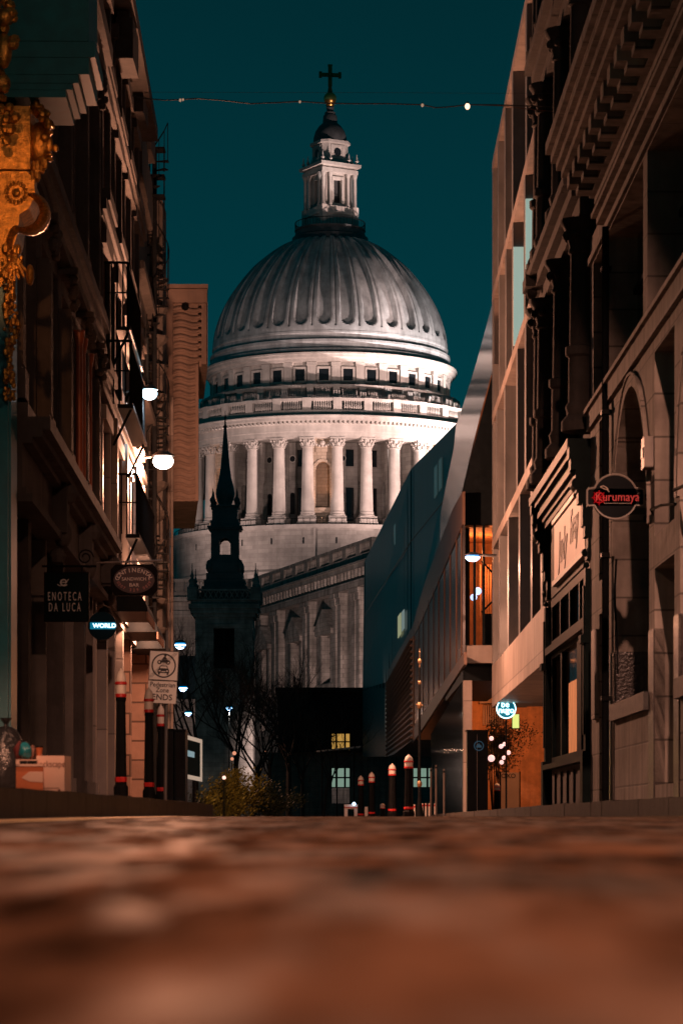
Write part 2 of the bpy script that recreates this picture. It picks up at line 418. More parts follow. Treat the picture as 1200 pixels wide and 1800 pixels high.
# columns of the peristyle
def column(a):
    b = MB(); c = polar(22.0, a, 0)
    b.lathe([(.93,45.35),(.98,45.6),(.9,48.5),(.78,54.7),(.82,54.75)], c, 18)
    col = b.build('peristyle_column', STONE_P, cath, True)
    q = MB(pmat(22.0, a)); q.box(-1.28,1.28,-1.28,1.28,43.3,44.55); q.box(-1.38,1.38,-1.38,1.38,43.3,43.75)
    q.build('plinth', STONE_P, col)
    q = MB(); q.lathe([(1.18,44.55),(1.2,44.8),(1.0,44.95),(1.08,45.1),(1.05,45.25),(.95,45.36)], c, 18); q.build('base_moulding', STONE_P, col, True)
    q = MB()
    q.lathe([(.8,54.62),(.92,54.66),(.92,54.74),(.78,54.8),(.84,55.4),(.95,55.85)], c, 12)
    for lvl, (z, rr, s) in enumerate(((54.85,.84,.27),(55.25,.92,.26))):      # two rows of leaves
        for i in range(8):
            aa = a + math.pi*2*(i+.5*lvl)/8; p = Vector((c.x+rr*math.sin(aa), c.y-rr*math.cos(aa), z)); t = Vector((math.sin(aa), -math.cos(aa), 0))
            q.tube(p, p+t*.12+Vector((0,0,.34)), s*.6, s*.42, 5); q.ball(p+t*.2+Vector((0,0,.36)), .13, 6)
    m2 = MB(pmat(22.0, a)); m2.box(-1.06,1.06,-1.06,1.06,55.84,56.06)
    for sxx in (-1,1): m2.ball((sxx*.92,-.92,55.66), .2, 8)
    merge(q, m2); q.build('capital', STONE_P, col, True)
SOLID = lambda k: (k % 4) == 0
for k in range(-9, 9): column(PH0 + ST*(k+.5))
# walls between the columns: niches in the closed bays, radial piers and windows in the open ones
for k in range(-8, 9):
    a = PH0 + ST*k
    if SOLID(k):
        M = pmat(21.4, a); b = MB(M); w2 = 1.55
        wall(b, -w2, w2, 43.35, 55.95, -.3, 1.6, [(-1.05, 1.05, 45.9, 53.2)])
        n = 10; rad = 1.05; zc = 51.6
        for i in range(n):
            t0 = math.pi*i/n; t1 = math.pi*(i+1)/n
            pts = [(rad*math.cos(t0), -.3, zc+rad*math.sin(t0)), (rad*math.cos(t1), -.3, zc+rad*math.sin(t1)), (rad*math.cos(t1), -.3, 53.2), (rad*math.cos(t0), -.3, 53.2)]
            b.prism(pts, (0, 1.4, 0))
        for i in range(12):                                   # archivolt
            t0 = math.pi*i/12; t1 = math.pi*(i+1)/12
            b.prism([(r_*math.cos(t_), -.42, zc+r_*math.sin(t_)) for r_, t_ in ((1.05,t0),(1.4,t0),(1.4,t1),(1.05,t1))], (0,.14,0))
        for s in (-1,1): b.box(s*1.22-.18, s*1.22+.18, -.42, -.28, 45.9, 51.6); b.box(s*1.22-.26, s*1.22+.26, -.5, -.28, 51.35, 51.7)
        b.box(-1.3,1.3,-.45,-.28,45.4,45.9)
        b.box(-1.0,1.0,-.4,-.28,54.0,55.2)
        nb = b.build('niche_bay', NICHE, cath)
        MB(M).box(-1.05,1.05,1.25,1.45,45.9,53.2).build('niche_back', NICHE, nb)
        q = MB(M)
        for i in range(9):
            t = math.pi*i/8; q.ball((1.25*math.cos(t), -.5, 55.6-.75*math.sin(t)), .2, 6)
        q.ball((0,-.5,55.3), .4, 8); q.build('carved_swag', STONE_P, nb, True)
        if k in (-4, 0, 4):
            spot('niche_light', polar(24.1, a, 43.9), polar(21.3, a, 50.5), 1500, (1, .42, .20), 46, .6, .15, cath)
    else:
        M = pmat(18.0, a); b = MB(M)
        wall(b, -1.5, 1.5, 43.4, 55.9, -.35, .1, [(-.85,.85,44.3,49.3),(-.85,.85,52.4,54.9)])
        b.box(-1.6,1.6,-.6,-.3,50.0,50.5); b.box(-1.7,1.7,-.5,-.3,49.6,50.0)
        wnd = b.build('drum_window', STONE_C, cath)
        MB(M).box(-.85,.85,-.05,.05,44.3,49.3).build('pane', DARKG, wnd); MB(M).box(-.85,.85,-.05,.05,52.4,54.9).build('pane', DARKG, wnd)
for k in range(-9, 9):
    a = PH0 + ST*(k+.5)
    M = pmat(18.0, a); b = MB(M)
    zc = 49.6
    b.box(-.42,.42,-2.6,-1.9,43.35,55.95); b.box(-.42,.42,-.9,.1,43.35,55.95); b.box(-.42,.42,-1.9,-.9,50.2,55.95)
    for i in range(6):
        t0 = math.pi*i/6; t1 = math.pi*(i+1)/6
        b.prism([(-.42,-1.4+.5*math.cos(t0),zc+.5*math.sin(t0)),(-.42,-1.4+.5*math.cos(t1),zc+.5*math.sin(t1)),(-.42,-1.4+.5*math.cos(t1),50.2),(-.42,-1.4+.5*math.cos(t0),50.2)], (.84,0,0))
    # engaged pier face with blind niche and oval on the drum wall beside the pier
    for s in (1,):
        b.box(s*.9-.5, s*.9+.5, -.75, .1, 43.4, 55.9)
        b.box(s*.9-.62, s*.9+.62, -.9, .1, 49.3, 49.9)
        b.box(s*.9-.62, s*.9+.62, -.9, .1, 43.4, 44.3)
    pr = b.build('buttress_pier', STONE_C, cath)
    q = MB(M)
    q.box(.55,1.25,-.8,-.7,45.4,48.2); q.tube((.9,-.8,48.2),(.9,-.7,48.2),.35,.35,14)
    q.build('blind_niche', DARKG, pr); MB(M).tube((.9,-.84,53.5),(.9,-.7,53.5),.42,.42,14).build('oval_panel', DARKG, pr)
    q = MB(M); q.lathe([(.44,-.06),(.56,-.06),(.56,.06),(.44,.06),(.44,-.06)], (0,0,0), 16, closed=False)
    q.v = [M @ (Matrix.Translation((.9,-.84,53.5)) @ (Matrix.Rotation(R(90),4,'X') @ (M.inverted() @ v))) for v in q.v]
    q.build('oval_frame', STONE_P, pr)
# small iron railing between the columns
b = MB(); b.lathe([(23.9,44.1),(23.96,44.1),(23.96,44.18),(23.9,44.18),(23.9,44.1)], CC, 96, closed=False)
for i in range(-40,41): c = polar(23.93, R(2.2*i), 0); b.tube((c.x,c.y,43.3),(c.x,c.y,44.15),.03,.03,4)
b.build('railing', BLK, cath)
# lantern
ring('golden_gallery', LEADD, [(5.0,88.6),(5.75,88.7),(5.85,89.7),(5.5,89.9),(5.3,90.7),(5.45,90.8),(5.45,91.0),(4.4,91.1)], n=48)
b = MB(); b.lathe([(5.35,92.0),(5.42,92.0),(5.42,92.1),(5.35,92.1),(5.35,92.0)], CC, 48, closed=False)
for i in range(64): c = polar(5.38, 2*math.pi*i/64, 0); b.tube((c.x,c.y,90.9),(c.x,c.y,92.05),.035,.035,4)
b.build('gallery_railing', BLK, cath)
LA = R(30)
def lm(z=0):
    M = Matrix.Rotation(LA, 4, 'Z'); M.translation = Vector((CC.x, CC.y, z)); return M
b = MB(lm()); b.box(-2.9,2.9,-2.9,2.9,90.8,93.0); b.box(-3.15,3.15,-3.15,3.15,93.0,93.4); b.box(-3.0,3.0,-3.0,3.0,93.4,94.2)
for s in (-1,1):
    for t in (-1,1): b.box(s*2.75-.45,s*2.75+.45,t*2.75-.45,t*2.75+.45,91,94.25)
b.build('lantern_base', STONE_P, cath)
for k in range(4):
    M = lm() @ Matrix.Rotation(R(90)*k, 4, 'Z'); b = MB(M)
    wall(b, -2.05, 2.05, 94.2, 99.3, -2.3, -1.7, [(-.72,.72,94.8,98.4)])
    b.box(-.95,-.72,-2.42,-2.25,94.6,98.7); b.box(.72,.95,-2.42,-2.25,94.6,98.7); b.box(-1,1,-2.5,-2.25,98.45,98.8)
    b.build('lantern_wall', STONE_P, cath)
    for x in (-2.75,-1.55,1.55,2.75):
        q = MB(M); q.lathe([(.34,94.2),(.34,94.5),(.27,94.6),(.25,98.6),(.28,98.7),(.38,99.1),(.38,99.3)], (0,0,0), 10)
        q.v = [M @ (Matrix.Translation((x,-2.8,0)) @ (M.inverted() @ v)) for v in q.v]
        q.build('lantern_column', STONE_P, cath, True)
MB(lm()).box(-1.1,1.1,-1.1,1.1,94.2,99.3).build('lantern_core', LEADD, cath)
b = MB(lm()); b.box(-3.15,3.15,-3.15,3.15,99.3,99.9); b.box(-2.95,2.95,-2.95,2.95,99.9,100.3); b.box(-3.5,3.5,-3.5,3.5,100.3,100.75); b.box(-2.6,2.6,-2.6,2.6,100.75,101.3)
b.build('lantern_entablature', STONE_P, cath)
for s in (-1,1):
    for t in (-1,1):
        for (dx,dy) in ((0,0),(-s*1.4,0),(0,-t*1.4)):
            c = (s*3.0+dx, t*3.0+dy, 100.75); MB(lm()).lathe([(.18,0),(.1,.2),(.3,.6),(.1,.9),(.12,1.1),(.02,1.7)], c, 8).build('lantern_urn', STONE_P, cath, True)
b = MB(lm())
b.prism([(x,y,101.3) for x,y in ((-2.3,-1.5),(-1.5,-2.3),(1.5,-2.3),(2.3,-1.5),(2.3,1.5),(1.5,2.3),(-1.5,2.3),(-2.3,1.5))], (0,0,2.7))
b.prism([(x*1.13,y*1.13,104.0) for x,y in ((-2.3,-1.5),(-1.5,-2.3),(1.5,-2.3),(2.3,-1.5),(2.3,1.5),(1.5,2.3),(-1.5,2.3),(-2.3,1.5))], (0,0,.4))
up = b.build('lantern_upper_stage', STONE_P, cath)
for k in range(4):
    M = lm() @ Matrix.Rotation(R(90)*k, 4, 'Z')
    q = MB(M); q.tube((0,-2.36,102.6),(0,-2.2,102.6),.62,.62,18); q.build('round_window', DARKG, up)
    q = MB(M); wall(q, -1.2,1.2,101.6,103.7,-2.4,-2.28,[(-.78,.78,101.85,103.4)]); q.build('window_surround', STONE_P, up)
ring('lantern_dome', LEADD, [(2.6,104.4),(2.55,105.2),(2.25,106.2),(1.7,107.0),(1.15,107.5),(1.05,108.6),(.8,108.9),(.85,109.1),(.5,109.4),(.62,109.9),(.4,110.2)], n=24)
b = MB(); b.ball((CC.x,CC.y,111.3), 1.0, 20); b.lathe([(.55,110.1),(.7,110.3),(.5,110.5)], CC, 12); b.build('golden_ball', GILT, cath, True)
b = MB(Matrix.Translation((CC.x,CC.y,0)) @ Matrix.Rotation(R(8),4,'Z'))
b.tube((0,0,112.2),(0,0,113.4),.42,.2,8); b.box(-.3,.3,-.2,.2,113.2,116.4); b.box(-1.6,1.6,-.2,.2,114.68,115.22)
for s in (-1,1): b.box(s*1.5-.22,s*1.5+.22,-.22,.22,114.5,115.4); 
b.box(-.35,.35,-.18,.18,116.3,116.55); b.lathe([(.36,-.2),(.36,.2)], (0,0,114.95), 10)
b.build('cross', mat('dark_gilding',(.22,.12,.045),rough=.4,metal=.8,var=.4,scale=3), cath)
# choir wall running towards us on the right, transept front on the left
CH = Facade(P(640,1445,326)[:2], P(450,1445,376)[:2], 1)
if CH.n.x > 0: CH = Facade(P(640,1445,326)[:2], P(450,1445,376)[:2], -1)
L0 = (Vector(P(640,1445,326)[:2]) - Vector(P(450,1445,376)[:2])).length
U = lambda px: CH.u(px)
b = CH.mb()
wins = [(U(527+dx)-2.1, U(527+dx)+2.1) for dx in (-60+6, 2, 56)]
wops = [(a0, a1, 17.5, 23.0) for a0, a1 in wins]
wall(b, -6, L0+2, -.5, 30.2, -.8, 0, wops)
cw = b.build('choir_wall', SOOT2, cath)
for a0, a1 in wins:
    c = (a0+a1)/2; q = CH.mb()
    q.box(a0-.9,a0-.0,0,.8,17.2,23.3); q.box(a1,a1+.9,0,.8,17.2,23.3); q.box(a0-1.5,a1+1.5,0,1.2,23.3,23.9)
    q.prism([(a0-1.8,0,23.9),(a1+1.8,0,23.9),(c,0,26.5)], (0,1.3,0)); q.box(a0-1.2,a1+1.2,0,.9,16.7,17.2)
    q.box(a0-.3,a1+.3,0,.2,12.6,16.2)
    w_ = q.build('pedimented_window', SOOT2, cath)
    CH.mb().box(a0,a1,-.5,-.35,17.4,23.1).build('pane', DARKG, w_)
    q = CH.mb(); q.box(c-.08,c+.08,-.35,-.25,17.5,23); 
    for z in (19.3,21.1): q.box(a0,a1,-.35,-.27,z-.06,z+.06)
    q.build('glazing_bars', BLKP, w_)
for px in (474-6,495-4,502-4,545,553,600-2,609-2,632,640):
    u = U(px); q = CH.mb(); q.box(u-.7,u+.7,0,.85,13.5,26.6); q.box(u-.9,u+.9,0,1.1,12.3,13.5); q.box(u-1.0,u+1.0,0,1.15,27.4,28.0); q.box(u-.85,u+.85,0,1.0,26.6,27.4)
    q.build('choir_pilaster', SOOT2, cath)
q = CH.mb(); q.box(-6,L0+2,0,1.2,28.05,28.9); q.box(-6,L0+2,0,.8,28.9,29.9); q.box(-6,L0+2,0,1.25,30.2,30.75); q.box(-6,L0+2,0,1.45,30.75,31.0); q.box(-6,L0+2,0,.6,11.6,12.28)
i = 0; u = -6
while u < L0+2: q.box(u,u+.5,0,1.15,29.3,30.2); u += 1.5
q.build('choir_cornice', SOOT2, cath)
q = CH.mb(); ops = []; u = -5.2
while u < L0: ops.append((u,u+4.2,31.9,33.1)); u += 5.8
wall(q, -6, L0+2, 31.0, 33.5, .2, .9, ops)
for o in ops:
    for i in range(9):
        c_ = o[0]+.47*i+.22; q.lathe([(.1,31.9),(.17,32.2),(.08,32.7),(.12,33.1)], (c_, .55, 0), 6)
q.build('choir_balustrade', SOOT2, cath)
# transept front and the wall further left
TR = Facade((XP(470,377),377), (XP(255,377),377), 1)
if TR.n.y > 0: TR = Facade((XP(470,377),377), (XP(255,377),377), -1)
q = TR.mb(); wall(q, 0, 17, -.5, 30.4, -1, 0, [(9.6,12.4,17,23),(2.5,5.3,17,23)]); q.box(0,17,0,1.5,30.4,31.0); q.box(0,17,0,.5,28.3,29.2)
for u in (1.2,6.6,8.1,13.6,15.2): q.box(u-.7,u+.7,0,.45,12.5,28.3)
q.build('transept_wall', SOOT2, cath)
q = TR.mb(); wall(q, 0, 17, 31, 33.6, -.3, .3, [(1,5.5,31.8,33.2),(7,11.5,31.8,33.2),(12.5,16.5,31.8,33.2)])
for i in range(34): q.lathe([(.1,31.8),(.18,32.2),(.08,32.8),(.12,33.2)], (.9+i*.47,0,0), 6)
q.build('transept_balustrade', SOOT2, cath)
TR.mb().box(9.6,12.4,-.7,-.5,17,23).build('transept_pane', DARKG, cath); TR.mb().box(2.5,5.3,-.7,-.5,17,23).build('transept_pane', DARKG, cath)
# roof between parapets and drum
b = MB(); b.add([(-24,378,32),(0.5,378,32),(2,396,34.0),(-20,396,34.0)], [(0,1,2,3)]); b.prism([(-10.5,377,31.5),(3.8,328,31.5),(16,328,31.5),(16,396,31.5),(-10.5,396,31.5)], (0,0,.4))
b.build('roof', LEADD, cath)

# floodlight fittings on the roofs (things of their own)
def flood(loc, tgt, e, col, size, label, blend=1.0):
    t = thing('floodlight', label, 'floodlight', loc, 'floodlights aimed at the cathedral')
    q = MB(); q.box(loc[0]-.35,loc[0]+.35,loc[1]-.2,loc[1]+.2,loc[2]+.35,loc[2]+.8); q.build('housing', BLK, t)
    q = MB(); q.box(loc[0]-.4,loc[0]-.36,loc[1]-.05,loc[1]+.05,loc[2],loc[2]+.6); q.box(loc[0]+.36,loc[0]+.4,loc[1]-.05,loc[1]+.05,loc[2],loc[2]+.6); q.box(loc[0]-.4,loc[0]+.4,loc[1]-.05,loc[1]+.05,loc[2]-.02,loc[2]+.03); q.build('bracket', BLK, t)
    spot('flood_beam', (loc[0],loc[1]+.4,loc[2]+1.1), tgt, e, col, size, blend, .6, t)
flood((36,366,31.9), (CC.x+1,402,59), 235000, FLOOD, 43, 'black floodlight on the roof to the right of the dome')
flood((9,344,32.0), (CC.x,398,60), 38000, FLOOD, 42, 'black floodlight on the choir roof below the dome')
flood((-38,372,31.9), (CC.x-4,402,50), 38000, FLOOD, 66, 'black floodlight on the roof to the left of the dome')


def flood2(loc, tgt, e, col, size, label):
    flood(loc, tgt, e, col, size, label, .9)
flood2((30,366,31.9), (CC.x,420,99), 420000, FLOOD, 12, 'narrow black floodlight on the right roof aimed at the lantern')
flood2((-3,263,.0), (-4,350,23), 120000, (1,.68,.58), 44, 'low black floodlight added out of view to brighten the choir wall')  # unseen lamp, added because the choir wall came out too dark
flood2((46,390,31.9), (CC.x+5,411,71.0), 470000, (1,.80,.75), 33, 'black floodlight on the right roof aimed at the ribbed dome')
# body of the church behind the fronts
q = MB(); q.box(-22,2,378,396,-.5,31.4); q.box(-20,18,396,446,-.5,31.4); q.build('body', SOOT2, cath)

# ================================================================ church tower in front of the cathedral
TY = 287.0; TX = XP(396, TY)
tower = thing('church_tower', 'dark unlit church tower with a bulbous lead spire standing before the dome', 'church tower', (TX, TY, -.5))
def tz(py): return ZP(py, TY)
pm = TY/F_PX
q = MB(); wall(q, TX-50*pm, TX+50*pm, -.5, tz(1085), TY-50*pm, TY+50*pm)
q2 = MB()
q = MB(Matrix.Translation((TX, TY-50*pm, 0)))
wall(q, -50*pm, 50*pm, -.5, tz(1088), 0, 1.0, [(-18*pm, 18*pm, tz(1178), tz(1108))])
q.box(-50*pm, 50*pm, 1.0, 100*pm, -.5, tz(1088))
q.box(-27*pm, 27*pm, -.25, 0, tz(1184), tz(1178)); q.box(-21*pm,-18*pm,-.12,0,tz(1178),tz(1105)); q.box(18*pm,21*pm,-.12,0,tz(1178),tz(1105)); q.box(-22*pm,22*pm,-.15,0,tz(1105),tz(1100))
q.build('tower_wall', SOOT, tower)
q = MB(Matrix.Translation((TX, TY-50*pm, 0))); z = tz(1177)
while z < tz(1109): q.prism([(-17*pm, .25, z), (17*pm, .25, z), (17*pm, .6, z+.22), (-17*pm, .6, z+.22)], (0, .02, .05)); z += .34
q.box(-1.4*pm, 1.4*pm, .1, .35, tz(1178), tz(1108)); q.box(-18*pm,18*pm,.7,.8,tz(1178),tz(1108))
q.build('louvres', BLKP, tower)
q = MB(Matrix.Translation((TX, TY, 0)))
for a0, y0, y1 in ((54,1088,1082),(58,1082,1074),(61,1074,1066),(56,1066,1060)): q.box(-a0*pm, a0*pm, -a0*pm, a0*pm, tz(y0), tz(y1))
q.build('cornice', SOOT, tower)
q = MB(Matrix.Translation((TX, TY, 0))); h = 55*pm
for s in (-1,1): 
    q.box(-h,h,s*h-.15,s*h+.15,tz(1043),tz(1040)); q.box(s*h-.15,s*h+.15,-h,h,tz(1043),tz(1040))
    q.box(-h,h,s*h-.15,s*h+.15,tz(1060),tz(1057)); q.box(s*h-.15,s*h+.15,-h,h,tz(1060),tz(1057))
    for t in (-1,1): q.box(s*h-.5,s*h+.5,t*h-.5,t*h+.5,tz(1060),tz(1037))
for i in range(12):
    x = -h + (2*h)*(i+.5)/12
    for s in (-1,1):
        q.tube((x-.22, s*h, tz(1057)), (x+.22, s*h, tz(1043)), .06, .06, 5); q.tube((x+.22, s*h, tz(1057)), (x-.22, s*h, tz(1043)), .06, .06, 5)
q.build('parapet', SOOT, tower)
for s in (-1,1):
    for t in (-1,1):
        q = MB(); q.lathe([(.4,0),(.28,.4),(.38,.7),(.15,.95),(.2,1.2),(.08,1.6),(.03,2.5)], (TX+s*h, TY+t*h, tz(1037)), 8); q.build('pinnacle', SOOT, tower, True)
q = MB(Matrix.Translation((TX, TY, 0)))
sq = lambda q, rows: [q.prism([(-a0*pm,-a0*pm,tz(y0)),(a0*pm,-a0*pm,tz(y0)),(a0*pm,a0*pm,tz(y0)),(-a0*pm,a0*pm,tz(y0))], (0,0,tz(y1)-tz(y0))) for a0,y0,y1 in rows]
sq(q, ((44,1058,1046),(40,1046,1034),(36,1034,1022),(32,1022,1010),(29,1010,990),(26,990,984)))
for s in (-1,1):
    for t in (-1,1): q.ball((s*27*pm, t*27*pm, tz(998)), 6*pm, 10, 1, 1, 2.0)
q.build('spire_base', LEADD, tower)
q = MB(Matrix.Translation((TX, TY, 0)))
for s in (-1,1):
    for t in (-1,1): q.box(s*17*pm-7*pm, s*17*pm+7*pm, t*17*pm-7*pm, t*17*pm+7*pm, tz(984), tz(938))
for kx in range(4):
    M = Matrix.Translation((TX,TY,0)) @ Matrix.Rotation(R(90)*kx,4,'Z'); w = MB(M)
    for i in range(8):
        t0 = math.pi*i/8; t1 = math.pi*(i+1)/8; zc = tz(957); r_ = 9*pm
        w.prism([(r_*math.cos(t0), -24*pm, zc+r_*math.sin(t0)), (r_*math.cos(t1), -24*pm, zc+r_*math.sin(t1)), (r_*math.cos(t1)*1.2, -24*pm, tz(938)), (r_*math.cos(t0)*1.2, -24*pm, tz(938))], (0, 8*pm, 0))
    w.box(-10*pm, 10*pm, -24*pm, -16*pm, tz(984), tz(977)); merge(q, w)
sq(q, ((24,938,933),(28,933,930),(30,930,927),(25,927,917),(22,917,893),(25,893,890)))
q.build('belfry_stage', LEADD, tower)
for s in (-1,1):
    for t in (-1,1):
        q = MB(); q.lathe([(.32,0),(.16,.3),(.34,.7),(.1,1.1),(.03,1.9)], (TX+s*21*pm, TY+t*21*pm, tz(893)), 8); q.build('finial', LEADD, tower, True)
q = MB(); q.lathe([(a0*pm, tz(y0)) for a0,y0 in ((14,892),(12,886),(15.5,876),(17,868),(16,860),(13,848),(10.5,838),(8,820),(6.3,800),(4.6,780),(3.2,762),(2.6,752),(3.6,750),(1.6,746),(1.2,738),(2.2,734),(.6,729),(.3,722))], (TX,TY,0), 20)
q.build('spire', LEADD, tower, True)

# ================================================================ low dark block and the stone wall under it
LB = 236.0
lb = thing('office_block', 'low dark flat-roofed block between the choir and the glass building', 'building', (XP(565,LB), LB, -.5))
q = MB(); q.box(XP(488,LB), XP(760,LB), LB, LB+24, ZP(1322,LB), ZP(1216,LB)); q.box(XP(484,LB), XP(764,LB), LB-.6, LB+24.5, ZP(1216,LB), ZP(1209,LB))
q.build('upper_wall', BLKP, lb)
WALLM = mat('low_stone_wall', (.16,.14,.12), rough=.85, var=.4, scale=.8, brick=(1.0,.45,.02), axes='XZ', streak=.4)
q = MB(Matrix.Translation((0,LB+1.2,0)))
wx = [(XP(583,LB),XP(614,LB)), (XP(727,LB),XP(760,LB))]  # second window is built for the first one's reflection in the glass front
wall(q, XP(470,LB), XP(800,LB), -.5, ZP(1322,LB)+.0, 0, .8, [(a0,b0,z0,z1) for a0,b0 in wx for z0,z1 in ((ZP(1412,LB),ZP(1349,LB)),)])
q.build('stone_wall', WALLM, lb)
q = MB(Matrix.Translation((0,LB-.02,0)))
for i,(a0,b0) in enumerate(wx):
    for z0,z1,mm in ((ZP(1383,LB),ZP(1350,LB),0),(ZP(1318,LB),ZP(1290,LB),1)):
        m_ = mat('cool_lit_window',(.5,.6,.5),emit=(.42,.62,.48),es=.42,var=.3,scale=1.2) if mm==0 else mat('warm_lit_window',(.6,.45,.2),emit=(.85,.46,.10),es=.55,var=.3,scale=1.2)
        w_ = b0-a0; f = MB(Matrix.Translation((0,LB-.02,0)))
        y0 = 1.3 if mm == 0 else -.02
        wall(f, a0-.08, b0+.08, z0-.08, z1+.08, y0-.12, y0, [(a0+w_*x0, a0+w_*x1, z0+(z1-z0)*v0, z0+(z1-z0)*v1) for x0,x1 in ((0,.2),(.31,.69),(.8,1)) for v0,v1 in ((0,.46),(.54,1))])
        fr = f.build('window', BLKP, lb)
        MB(Matrix.Translation((0,LB-.02,0))).box(a0,b0,y0-.045,y0-.03,z0,z1).build('pane', m_, fr)
# pale canopy on thin posts
q_ = thing('bus_shelter', 'thin pale bus shelter canopy in front of the lit windows', 'shelter', (XP(600,190),190,-.5))
q = MB(); q.prism([(XP(556,190),190,ZP(1322,190)),(XP(634,190),190,ZP(1314,190)),(XP(634,190),190,ZP(1311,190)),(XP(556,190),190,ZP(1319.5,190))],(0,2.5,0)); q.build('canopy', mat('white_metal',(.55,.55,.52),rough=.4), q_)
for px in (566,592,622):
    MB().tube((XP(px,191),191,-.5),(XP(px,191),191,ZP(1320,191)),.05).build('post', BLK, q_)

# ================================================================ glass building on the right: facets, corner, recess
GL_BAND = mat('mirror_glass', (.85,.80,.78), rough=.13, metal=.95, var=.12, scale=.8, stretch=(1,.15,.15))
GL_TEAL = mat('teal_facade_glass', (.006,.045,.058), rough=.30, var=.6, scale=.5, stretch=(1,1,.15), spec=.35)
GL_BR = mat('brown_facade_glass', (.05,.045,.045), rough=.16, metal=.2, var=.45, scale=1.2, stretch=(1,2.5,.1))
BRONZE = mat('bronze_cladding', (.16,.10,.075), rough=.42, metal=.25, var=.2, scale=1.5)
onc = thing('glass_building', 'faceted dark glass building with slanting mirror facets right of the dome', 'building', (4.2, 62, 0))
def facet(pts, name, m, th=(3,0,0), parent=onc):
    return MB().prism([P(*p) for p in pts], th).build(name, m, parent)
# mirror facet: on a vertical plane nearly parallel to the street, so that it mirrors the floodlit drum
YB = lambda px: F_PX*1.85/(px-708)
def Pb(px, py): return P(px, py, YB(px))
q = MB(); q.prism([Pb(868,522),Pb(868,640),Pb(846,720),Pb(826,800),Pb(811,866),Pb(792,915),Pb(776,990),Pb(760,1035),Pb(763,960),Pb(782,860),Pb(797,788),Pb(801,748),Pb(812,716),Pb(836,640)], (.25,.0,0)); band = q.build('mirror_facet', GL_BAND, onc)
q = MB()
for i in range(9):
    px = 778+i*10; q.tube(Pb(px+18, 990-i*52)+Vector((-.01,0,0)), Pb(px+22, 980-i*52)+Vector((-.01,0,0)), .012, .012, 4)
# bronze edge below it, running back along the street
YE = lambda px: F_PX*2.62/(px-592)
def Pe(px, py, k=0): return P(px, py, YE(px)-k)
q = MB(); q.prism([Pe(812,864),Pe(812,922),Pe(775,1010),Pe(740,1092),Pe(722,1128),Pe(700,1180),Pe(681,1212),Pe(681,1180),Pe(725,1100),Pe(744,1030),Pe(770,960),Pe(795,895)], (.06,0,0)); q.build('edge_fascia', BRONZE, onc)
# brown glass first-floor front
q = MB(); q.prism([Pe(813,922,-.5),Pe(813,1150,-.5),Pe(736,1264,-.5),Pe(722,1284,-.5),Pe(722,1112,-.5),Pe(740,1082,-.5),Pe(775,1004,-.5)], (.05,0,0)); q.build('glass_front', GL_BR, onc)
q = MB()
for px in (719,728,736,744,753,762,771,781,791,802,811):
    yt = 922 + (813-px)*2.2; yb = 1150 + (813-px)*1.47; q.tube(Pe(px,yt,-.4), Pe(px,yb,-.4), .022, .022, 4)
q.build('mullions', BRONZE, onc)
q = MB(); q.prism([Pe(815,1146),Pe(815,1168),Pe(736,1290),Pe(724,1306),Pe(724,1282),Pe(736,1264)], (.06,0,0)); q.build('ledge', BRONZE, onc)
q = MB(); q.prism([Pe(813,1196,-1.2),Pe(813,1440,-1.2),Pe(757,1440,-1.2),Pe(757,1290,-1.2)], (.05,0,0)); q.build('shop_glazing', GLS, onc)
# teal facets behind, rising away
YT = lambda px: 125+(803-px)*.43 if px > 722 else 160+(722-px)*.67
facet([(x,y,YT(x)) for x,y in ((804,742),(722,824),(722,1130),(745,1080),(804,900))], 'teal_facet', GL_TEAL)
facet([(x,y,YT(x)+.2) for x,y in ((722,824),(640,988),(637,1212),(681,1198),(722,1130))], 'teal_facet', GL_TEAL)
q = MB()
for i in range(30):
    px = 641+i*5.4; yt = 988-(px-640)*2.0 if px < 722 else 824-(px-722)*1.0; yb = 1210 if px < 681 else 1198-(px-681)*1.7
    q.tube(P(px,yt+3,YT(px)-.15), P(px,yb,YT(px)-.15), .035, .035, 4)
for dy in (150,):
    q.tube(P(804,742+dy*.72,YT(804)-.15), P(722,824+dy*.85,YT(722)-.15), .03,.03,4); q.tube(P(722,824+dy*.85,YT(722)-.15), P(641,988+dy*.62,YT(641)-.15), .03,.03,4)
q.build('mullions', mat('dark_mullion',(.005,.03,.035),rough=.5), onc)
facet([(679,1196,190),(637,1214,217),(637,1330,217),(679,1330,190)], 'lower_wall', BLKP)
def litpane(pts, m): MB().prism([P(*p)+Vector((-.16,0,0)) for p in pts], (.05,0,0)).build('lit_window', m, onc)
LW1 = mat('dim_lit_glass', (.05,.12,.13), rough=.3, emit=(.10,.20,.20), es=.16, var=.5, scale=.8, stretch=(1,3,.15))
litpane([(x,y,YT(x)-.6) for x,y in ((776,810),(781,804),(781,856),(776,864))], LW1); litpane([(x,y,YT(x)-.6) for x,y in ((768,822),(773,816),(773,868),(768,876))], LW1)
for a0 in (681,688,695): litpane([(x,y,YT(x)-.6) for x,y in ((a0,925),(a0+4,920),(a0+4,955),(a0,962))], LW1)
LW2 = mat('yellow_lit_glass', (.5,.5,.35), emit=(.5,.52,.30), es=.5, var=.4, scale=1)
litpane([(x,y,YT(x)-.6) for x,y in ((703,1084),(708,1077),(708,1114),(703,1122))], LW2); litpane([(x,y,YT(x)-.6) for x,y in ((710,1076),(714,1071),(714,1104),(710,1110))], mat('pale_lit_glass', (.4,.5,.5), emit=(.35,.45,.42), es=.4, var=.4, scale=1))
